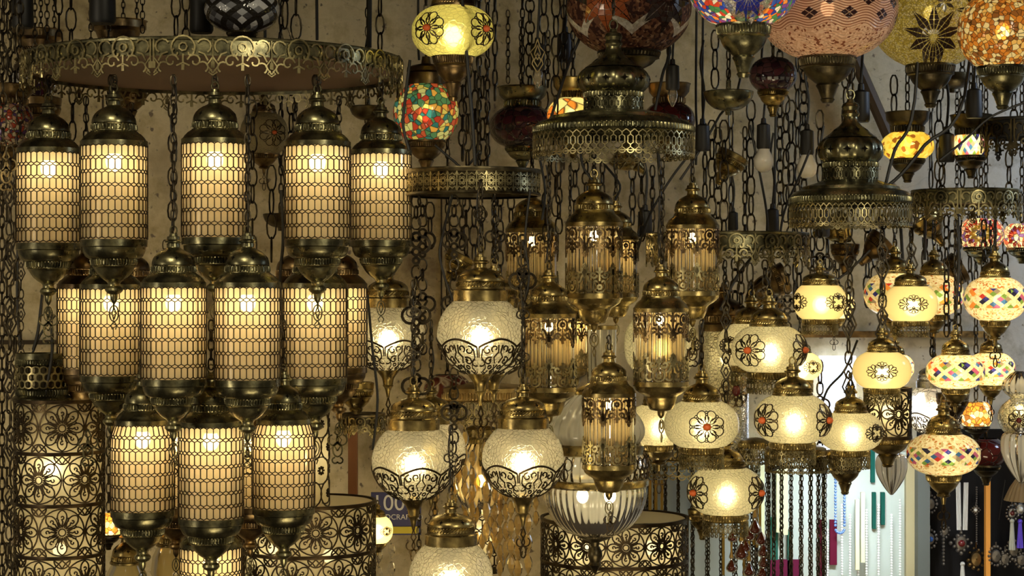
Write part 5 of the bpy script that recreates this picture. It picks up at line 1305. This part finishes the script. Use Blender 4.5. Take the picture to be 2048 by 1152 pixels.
# ============================================================ BLUE SIGN
def text_mesh(txt, size, m, ext=.0008):
    cu = bpy.data.curves.new('sign_text', 'FONT'); cu.body = txt; cu.size = size; cu.align_x = 'CENTER'; cu.align_y = 'CENTER'; cu.extrude = ext
    cu.materials.append(m); return cu
sg = px_box('blue_sign', 742, 985, 842, 1070, .68, .01, plain('navy_sign', (.03, .035, .16), .5), 'navy blue shop sign reading 100% HANDCRAFTED behind the left crackle globe', 'sign')
WHT = plain('white_lettering', (.85, .85, .85), .6)
for txt, sz, dz in (('100%', .052, .024), ('HANDCRAFTED', .0175, -.008)):
    tc = bpy.data.objects.new('t', text_mesh(txt, sz, WHT)); tm = bpy.data.meshes.new_from_object(tc); bpy.data.objects.remove(tc)
    to = bpy.data.objects.new('lettering', tm); COL.objects.link(to); to.parent = sg; to.location = (0, -.0065, dz); to.rotation_euler = (PI/2, 0, 0)
yb = raw('yellow_band', MB().box((0, 0, 0), (.105, .004, .016)).mesh('yellow_band', plain('yellow_print', (.75, .62, .05), .6), smooth=False, unit=1)); yb.parent = sg; yb.location = (0, -.006, -.038)
yb['label'] = 'yellow strip along the bottom'

# ============================================================ FREE CHAINS AND FLEXES
CH = [  # x, top, bottom, depth, link width, link height, style, label
 (20, 290, 1152, -.15, 16, 30, 'leafy', 'long ornamental chain running down the left edge'),
 (42, 480, 850, .30, 10, 20, 'leafy', 'ornamental chain with a glassy link left of the middle-row lanterns'),
 (6, -20, 420, -.1, 14, 28, 'plain', 'dark chain at the extreme left edge'),
 (40, -20, 300, .05, 14, 26, 'plain', 'dark chain before the left end of the big ring'),
 (70, -20, 90, .40, 8, 16, 'plain', 'thin chain to the upper left vase lamp'), (94, -20, 90, .42, 9, 17, 'plain', 'thin chain right of the one to the left vase lamp'),
 (118, -20, 70, .45, 14, 38, 'plain', 'long-linked chain dropping between the two upper vase lamps'), (142, -20, 82, .40, 20, 46, 'plain', 'large-linked chain between the two upper vase lamps'),
 (145, 170, 270, .5, 14, 40, 'plain', 'large-linked chain seen under the ring left of the second lantern'),
 (182, -20, 85, .4, 9, 17, 'plain', 'small-linked chain left of the upper black socket'), (285, -20, 60, .42, 9, 17, 'plain', 'small-linked chain right of the second vase lamp'),
 (352, -20, 75, .3, 18, 44, 'plain', 'large-linked chain above the middle of the ring'), (372, -20, 75, .35, 16, 40, 'plain', 'large-linked chain beside the thick black socket'),
 (570, -20, 80, .30, 26, 60, 'plain', 'very large oval-linked chain right of the mirrored globe'), (592, -20, 80, .33, 22, 52, 'plain', 'second very large oval-linked chain right of the mirrored globe'),
 (760, -20, 90, .2, 18, 40, 'plain', 'dark chain above the right shoulder of the big ring'),
 (345, 200, 480, .10, 18, 38, 'plain', 'chain dropping between the second and middle lanterns'), (505, 200, 520, .10, 18, 38, 'plain', 'chain dropping between the middle and fourth lanterns'),
 (543, 330, 520, .5, 20, 52, 'plain', 'large oval-linked chain ending above the middle row'), (582, 190, 300, .5, 16, 40, 'plain', 'oval-linked chain under the ring before the plaster'),
 (832, 390, 760, .10, 20, 26, 'ornate', 'ornamental quatrefoil chain hanging from the left of the flat ring'), (845, 390, 700, .25, 18, 24, 'ornate', 'second ornamental chain behind the quatrefoil chain at left of the flat ring'),
 (908, 390, 620, .15, 18, 24, 'ornate', 'ornamental quatrefoil chain in front of bare plaster below the flat ring'), (932, 390, 520, .30, 16, 34, 'plain', 'dark oval chain below the flat ring, left of centre'),
 (990, 390, 520, .2, 14, 24, 'ornate', 'ornamental chain below the right of the flat ring'), (1045, 470, 760, -.02, 19, 24, 'ornate', 'ornamental quatrefoil chain crossing the right of the upper crackle globe'),
 (908, 735, 900, .0, 18, 24, 'ornate', 'ornamental chain passing between the two lower crackle globes on the left'),
 (935, 120, 340, .15, 18, 40, 'plain', 'large-linked chain right of the flower mosaic globe'), (965, 110, 340, .28, 22, 46, 'plain', 'very large oval-linked chain right of the flower mosaic globe'), (1016, 20, 160, .35, 8, 16, 'plain', 'thin chain to the left of the purple vase collar'), (1042, 40, 165, .32, 8, 16, 'plain', 'thin chain to the middle of the purple vase collar'),
 (1096, 60, 160, .35, 9, 17, 'plain', 'thin chain right of the gilt-plaque socket'), (1112, -10, 420, .30, 20, 44, 'plain', 'long large-linked chain left of the dome'), (1128, 10, 150, .32, 12, 30, 'plain', 'oval-linked chain close to the left of the onion dome'),
 (1092, 320, 460, .25, 16, 36, 'plain', 'oval-linked chain below the left of the dome rim'), (1118, 315, 450, .2, 14, 34, 'plain', 'oval-linked chain under the dome left of the front rod lantern'),
 (1283, 320, 470, .30, 14, 36, 'plain', 'oval-linked chain under the dome right of the front rod lantern'), (1325, 320, 560, -.12, 9, 19, 'plain', 'close-linked chain from the dome rim to the middle rod lantern'),
 (1430, 60, 170, .38, 18, 42, 'plain', 'large-linked chain left of the blue-star globe cup'), (1424, 240, 440, .38, 18, 42, 'plain', 'large-linked chain below the left of the plain bowl'), (1448, 240, 470, .30, 20, 44, 'plain', 'dark bunch of large links under the plain bowl'), (1502, 200, 460, .42, 18, 42, 'plain', 'large-linked chain left of the first white bulb'),
 (1572, 190, 430, .38, 18, 40, 'plain', 'large-linked chain between the two white bulbs on the left side'), (1582, 200, 460, .42, 22, 46, 'plain', 'large-linked chain between the two white bulbs on the right side'), (1640, 220, 370, .42, 18, 40, 'plain', 'large-linked chain right of the second white bulb'),
 (1700, 120, 240, .1, 22, 44, 'plain', 'large oval links from which the smaller dome hangs'), (1692, 60, 250, .4, 20, 42, 'plain', 'pale-lit chain left of the smaller dome neck'), (1788, 150, 260, .45, 18, 42, 'plain', 'oval-linked chain left of the sun-yellow lamp collar'),
 (1878, 160, 380, .40, 20, 44, 'plain', 'large-linked chain against blue-lit wall right of the sun-yellow lamp'), (1884, 290, 380, .3, 22, 44, 'plain', 'lower large-linked chain right of the sun-yellow lamp'), (1914, 170, 400, .42, 8, 16, 'plain', 'fine chain beside the cream and green vase lamp'), (2028, 150, 250, .35, 16, 38, 'plain', 'oval-linked chain at the right edge below the amber globe'), (2018, 300, 380, .3, 16, 36, 'plain', 'oval-linked chain at the right edge over the lace ring'),
 (1640, 420, 560, .3, 18, 30, 'ornate', 'ornamental chain below the left of the smaller dome'), (1700, 420, 650, .1, 16, 30, 'leafy', 'leaf-linked chain from the smaller dome, left'), (1765, 430, 660, -.05, 17, 30, 'leafy', 'leaf-linked chain from the smaller dome to the lower cream lamp'), (1823, 430, 520, .0, 15, 30, 'leafy', 'leaf-linked chain from the smaller dome to the front cream lamp'),
 (1575, 530, 680, .05, 16, 22, 'ornate', 'ornamental chain left of the cream lamp with right-hand plaque'), (1697, 560, 745, -.02, 15, 28, 'leafy', 'leaf-linked chain above the oval crackle lamp with the right-hand plaque'),
 (1452, 560, 800, -.02, 13, 24, 'leafy', 'long-linked ornamental chain left of the topmost stoned lamp'), (1530, 520, 600, .2, 12, 20, 'ornate', 'short ornamental chain under the lace ring'), (1482, 520, 600, .2, 14, 26, 'plain', 'dark chain under the left of the lace ring'),
 (1917, 430, 700, .15, 14, 26, 'plain', 'oval chain between the mosaic lamps on the right'), (1968, 440, 560, .2, 12, 24, 'plain', 'oval chain to the large edge mosaic lamp'), (1893, 430, 660, .25, 13, 26, 'plain', 'oval chain left of the upper mosaic lamp with cup'), (1640, 720, 900, .4, 14, 26, 'ornate', 'ornamental chain beside the bright window'),
 (1865, 620, 700, .4, 12, 22, 'plain', 'short chain left of the upper mosaic lamp with cup'), (1350, 860, 905, .1, 12, 22, 'plain', 'short chain left of the front-facing medallion lamp'),
 (330, 480, 560, .35, 10, 20, 'plain', 'short chain seen over plaster left of the dark-capped lantern'), (838, 1000, 1152, .2, 9, 16, 'plain', 'fine chain hanging below the left lower crackle globe'), (870, 990, 1152, .3, 9, 16, 'plain', 'fine chain hanging between the lower and bottom crackle globes'),
]
rnd = random.Random(21)
def tangle(xs, t_, b_, y0, y1, lab, grp, st='plain'):
    for px in xs:
        o = free_chain(px, t_+rnd.uniform(-20, 20) if t_ > 0 else t_, b_+rnd.uniform(-40, 30), rnd.uniform(y0, y1), rnd.choice((10, 14, 18)), rnd.choice((26, 34, 42)), 1.9, st, lab); o['group'] = grp
tangle((925, 950, 958, 975), -5, 335, .5, .85, 'dark oval-linked chain in the tangle right of the flower mosaic globe', 'tangle right of the flower mosaic globe')
tangle((1410, 1436, 1462, 1490), 235, 470, .5, .85, 'dark chain in the tangle below the plain brass bowl', 'tangle below the plain brass bowl')
tangle((860, 925, 948, 962, 1000, 1022), 392, 520, .3, .8, 'dark chain in the tangle hanging below the flat ring of flowers', 'tangle below the flat ring', 'plain')
tangle((1150, 1172, 1205, 1265, 1305), 320, 430, .5, .85, 'dark chain in the tangle below the larger dome', 'tangle below the larger dome')
tangle((1590, 1625, 1655, 1675, 1735, 1750), 430, 600, .45, .85, 'dark chain in the tangle below the smaller dome', 'tangle below the smaller dome')
tangle((1850, 1878, 1905, 1940, 2010), 440, 620, .55, .85, 'dark chain in the tangle between the right-hand mosaic lamps', 'tangle between the right-hand mosaic lamps')
tangle((1470, 1500, 1545, 1560, 1598), 530, 640, .5, .85, 'dark chain in the tangle below the lace ring', 'tangle below the lace ring')
tangle((1862, 1925), -5, 380, .6, .9, 'dark chain against the blue-lit wall at upper right', 'chains on the blue-lit wall')
tangle((4, 14, 30), -5, 1160, .1, .7, 'long dark chain in the shadows down the left edge', 'chains down the left edge')
tangle((990, 1060, 1088), -5, 160, .5, .8, 'dark chain against plaster between the yellow oval lamp and the dome', 'chains left of the dome')
tangle((1560, 1595, 1608), -5, 440, .6, .85, 'dark chain behind the two white globe bulbs', 'chains behind the white bulbs')
for (px, t_, b_, y, lw, lh, st, lab) in CH:
    free_chain(px, t_, b_, y, lw, lh, 1.9 if lw > 11 else 1.3, st, lab)
CO = [
 ([(562, 380), (566, 480), (560, 560), (566, 700), (562, 820)], .0, 'straight dark flex in front of the middle row, right of centre', 3.2),
 ([(905, 390), (885, 470), (880, 520), (905, 600)], .1, 'curving dark flex over plaster left of the ornamental chain'),
 ([(1060, 380), (1050, 480), (1058, 560), (1038, 640)], -.06, 'dark flex crossing the left rod-glass lantern'),
 ([(1316, 300), (1322, 400), (1318, 480), (1326, 560)], -.1, 'dark flex from the dome rim to the middle rod-glass lantern', 3.4),
 ([(1378, 310), (1340, 360), (1300, 430), (1275, 500)], .2, 'slanting dark flex between the two upper rod-glass lanterns'),
 ([(1395, -20), (1392, 180), (1394, 260), (1392, 330)], .4, 'straight dark flex left of the brass bowl'),
 ([(1408, -20), (1405, 160), (1407, 240)], .42, 'second straight flex left of the brass bowl'),
 ([(1500, -20), (1480, 160), (1440, 230), (1400, 300), (1360, 360)], .25, 'slanting flex across the brass bowl'),
 ([(1500, 250), (1530, 400), (1536, 460)], .3, 'flex running down to the lace ring'),
 ([(1552, 210), (1550, 340), (1550, 450)], .4, 'straight flex right of the first white bulb'),
 ([(1620, 300), (1600, 350), (1570, 420), (1560, 470)], .25, 'slanting flex from the second white bulb to the lace ring'),
 ([(1960, -20), (1930, 190), (1850, 290), (1790, 360), (1700, 420)], .05, 'long slanting dark flex over the sun-yellow lamp', 3.4),
 ([(2048, 205), (1980, 235), (1930, 280), (1880, 320)], .15, 'slanting chain-like flex at the right edge'),
 ([(1850, -20), (1830, 200), (1790, 300), (1770, 375)], .1, 'dark flex left of the sun-yellow lamp', 3.2),
 ([(1990, 410), (1992, 470), (1988, 530), (2002, 520)], .1, 'crooked flex above the large edge mosaic lamp'),
 ([(1915, 420), (1918, 520), (1912, 640), (1916, 720)], .1, 'dark flex down to the upper mosaic lamp with cup', 3.2),
 ([(1850, 430), (1850, 520)], .3, 'dark flex to the diamond mosaic lamp, right of the front cream lamp', 3.2),
 ([(1800, 430), (1806, 520)], .3, 'dark flex to the diamond mosaic lamp, left of the front cream lamp', 3.2),
 ([(1740, 500), (1700, 540), (1660, 570)], .3, 'slanting flex under the smaller dome'),
 ([(1715, 680), (1690, 740), (1655, 780), (1640, 830)], .2, 'curving flex over the bright window'),
 ([(1440, 620), (1470, 560), (1500, 520), (1540, 480)], .3, 'slanting flex behind the lace ring', 3.2),
 ([(1400, 650), (1402, 720), (1396, 770)], -.05, 'dark flex to the front-facing medallion lamp', 3.2),
 ([(86, 580), (76, 660), (66, 700)], .1, 'dark flex dropping into the pierced canister', 3.4),
 ([(100, 620), (104, 700), (90, 790)], .05, 'dark flex looping by the pierced canister', 3.4),
 ([(60, 720), (80, 670), (110, 630)], .15, 'thin flex crossing above the pierced canister'),
 ([(36, 480), (34, 600), (40, 700)], .3, 'thin flex beside the chain with glassy link', 3),
 ([(735, 590), (745, 700), (755, 800), (745, 900)], -.02, 'dark flex in front of the part-hidden crackle globe', 2.6),
 ([(870, 290), (905, 320), (930, 335), (960, 300)], .15, 'sagging flex above the flat ring'),
 ([(820, 120), (810, 200), (806, 250), (818, 300)], -.05, 'dark flex before the flower mosaic globe', 3),
 ([(905, -20), (935, 130), (945, 250), (950, 330)], -.1, 'dark flex crossing the yellow oval lamp', 3.4),
 ([(838, -10), (836, 60), (838, 120)], .3, 'thin flex left of the yellow oval lamp'),
 ([(1175, -20), (1165, 40), (1140, 120), (1110, 210), (1095, 260)], .05, 'slanting flex left of the onion dome', 2.8),
 ([(1345, -20), (1340, 80), (1325, 150), (1310, 220)], .1, 'slanting flex right of the onion dome', 3),
 ([(1080, 320), (1090, 380), (1084, 440)], .15, 'short flex below the left of the dome rim'),
 ([(1160, 280), (1165, 330), (1185, 360)], -.1, 'short flex to the front rod-glass lantern'),
 ([(1210, 330), (1240, 370), (1230, 400)], .1, 'looping flex behind the front rod-glass lantern'),
 ([(528, -20), (530, 90)], .35, 'straight flex behind the mirrored globe', 3), ([(632, -10), (634, 80)], .3, 'straight flex above the right of the ring', 3), ([(740, -10), (738, 95)], .3, 'thick flex above the right end of the ring', 5),
 ([(1280, 840), (1265, 880), (1240, 860)], .35, 'flex beside the lowest rod-glass lantern'),
 ([(1545, 940), (1580, 925), (1610, 915)], .2, 'short black flex across the chain curtain', 3.2),
 ([(2010, 960), (1998, 1040)], .85, 'thin cord on the black panel', 1.2),
]
for c in CO: free_cord(c[0], c[1], c[2], c[3] if len(c) > 3 else 2.4)
# small hanging ornaments
def orn(px, py, y, k, lab, m=LACE):
    ps = mirx([arc(7, 0, 9, 80, -230, 10), arc(0, -16, 8, 90, -90, 6, 12), [(0, 22), (5, 12), (0, 8)], [(0, -2), (5, -10), (0, -18)], arc(4, -34, 5, 90, -150, 6)])
    put('filigree_drop', [N('filigree_drop', MB().ribbons(ps, flatmap, 2.8, 2.5).mesh('filigree_drop', m))], px, py, y, k, lab, 'ornament', 'filigree drops')
orn(97, 640, .0, 1.2, 'pale green filigree drop under the top-left cylinder lantern', DBRASS)
orn(176, 885, .0, 1.2, 'green filigree drop in front of the tall drum shade', DBRASS)
orn(13, 330, -.15, 1.3, 'gilt filigree drop high on the left edge chain', GOLD)
orn(433, 630, -.12, 1.2, 'green filigree drop between the two dark-capped middle lanterns', DBRASS)
orn(345, 905, -.12, 1.1, 'dark filigree drop between left and middle bottom-row lanterns')
orn(495, 905, -.12, 1.1, 'dark filigree drop between middle and right bottom-row lanterns')
orn(675, 880, .1, 1.2, 'grey filigree drop right of the bottom row before the ring-patterned shade', DBRASS)
orn(1385, 690, .1, 1.1, 'dark filigree drop right of the middle rod-glass lantern')
orn(1220, 880+160, -.22, .8, 'pointed filigree drop in front of the ribbed glass bowl')
for o in list(SC.objects):
    if o.type == 'LIGHT' and o.parent is None: o.name = o.name
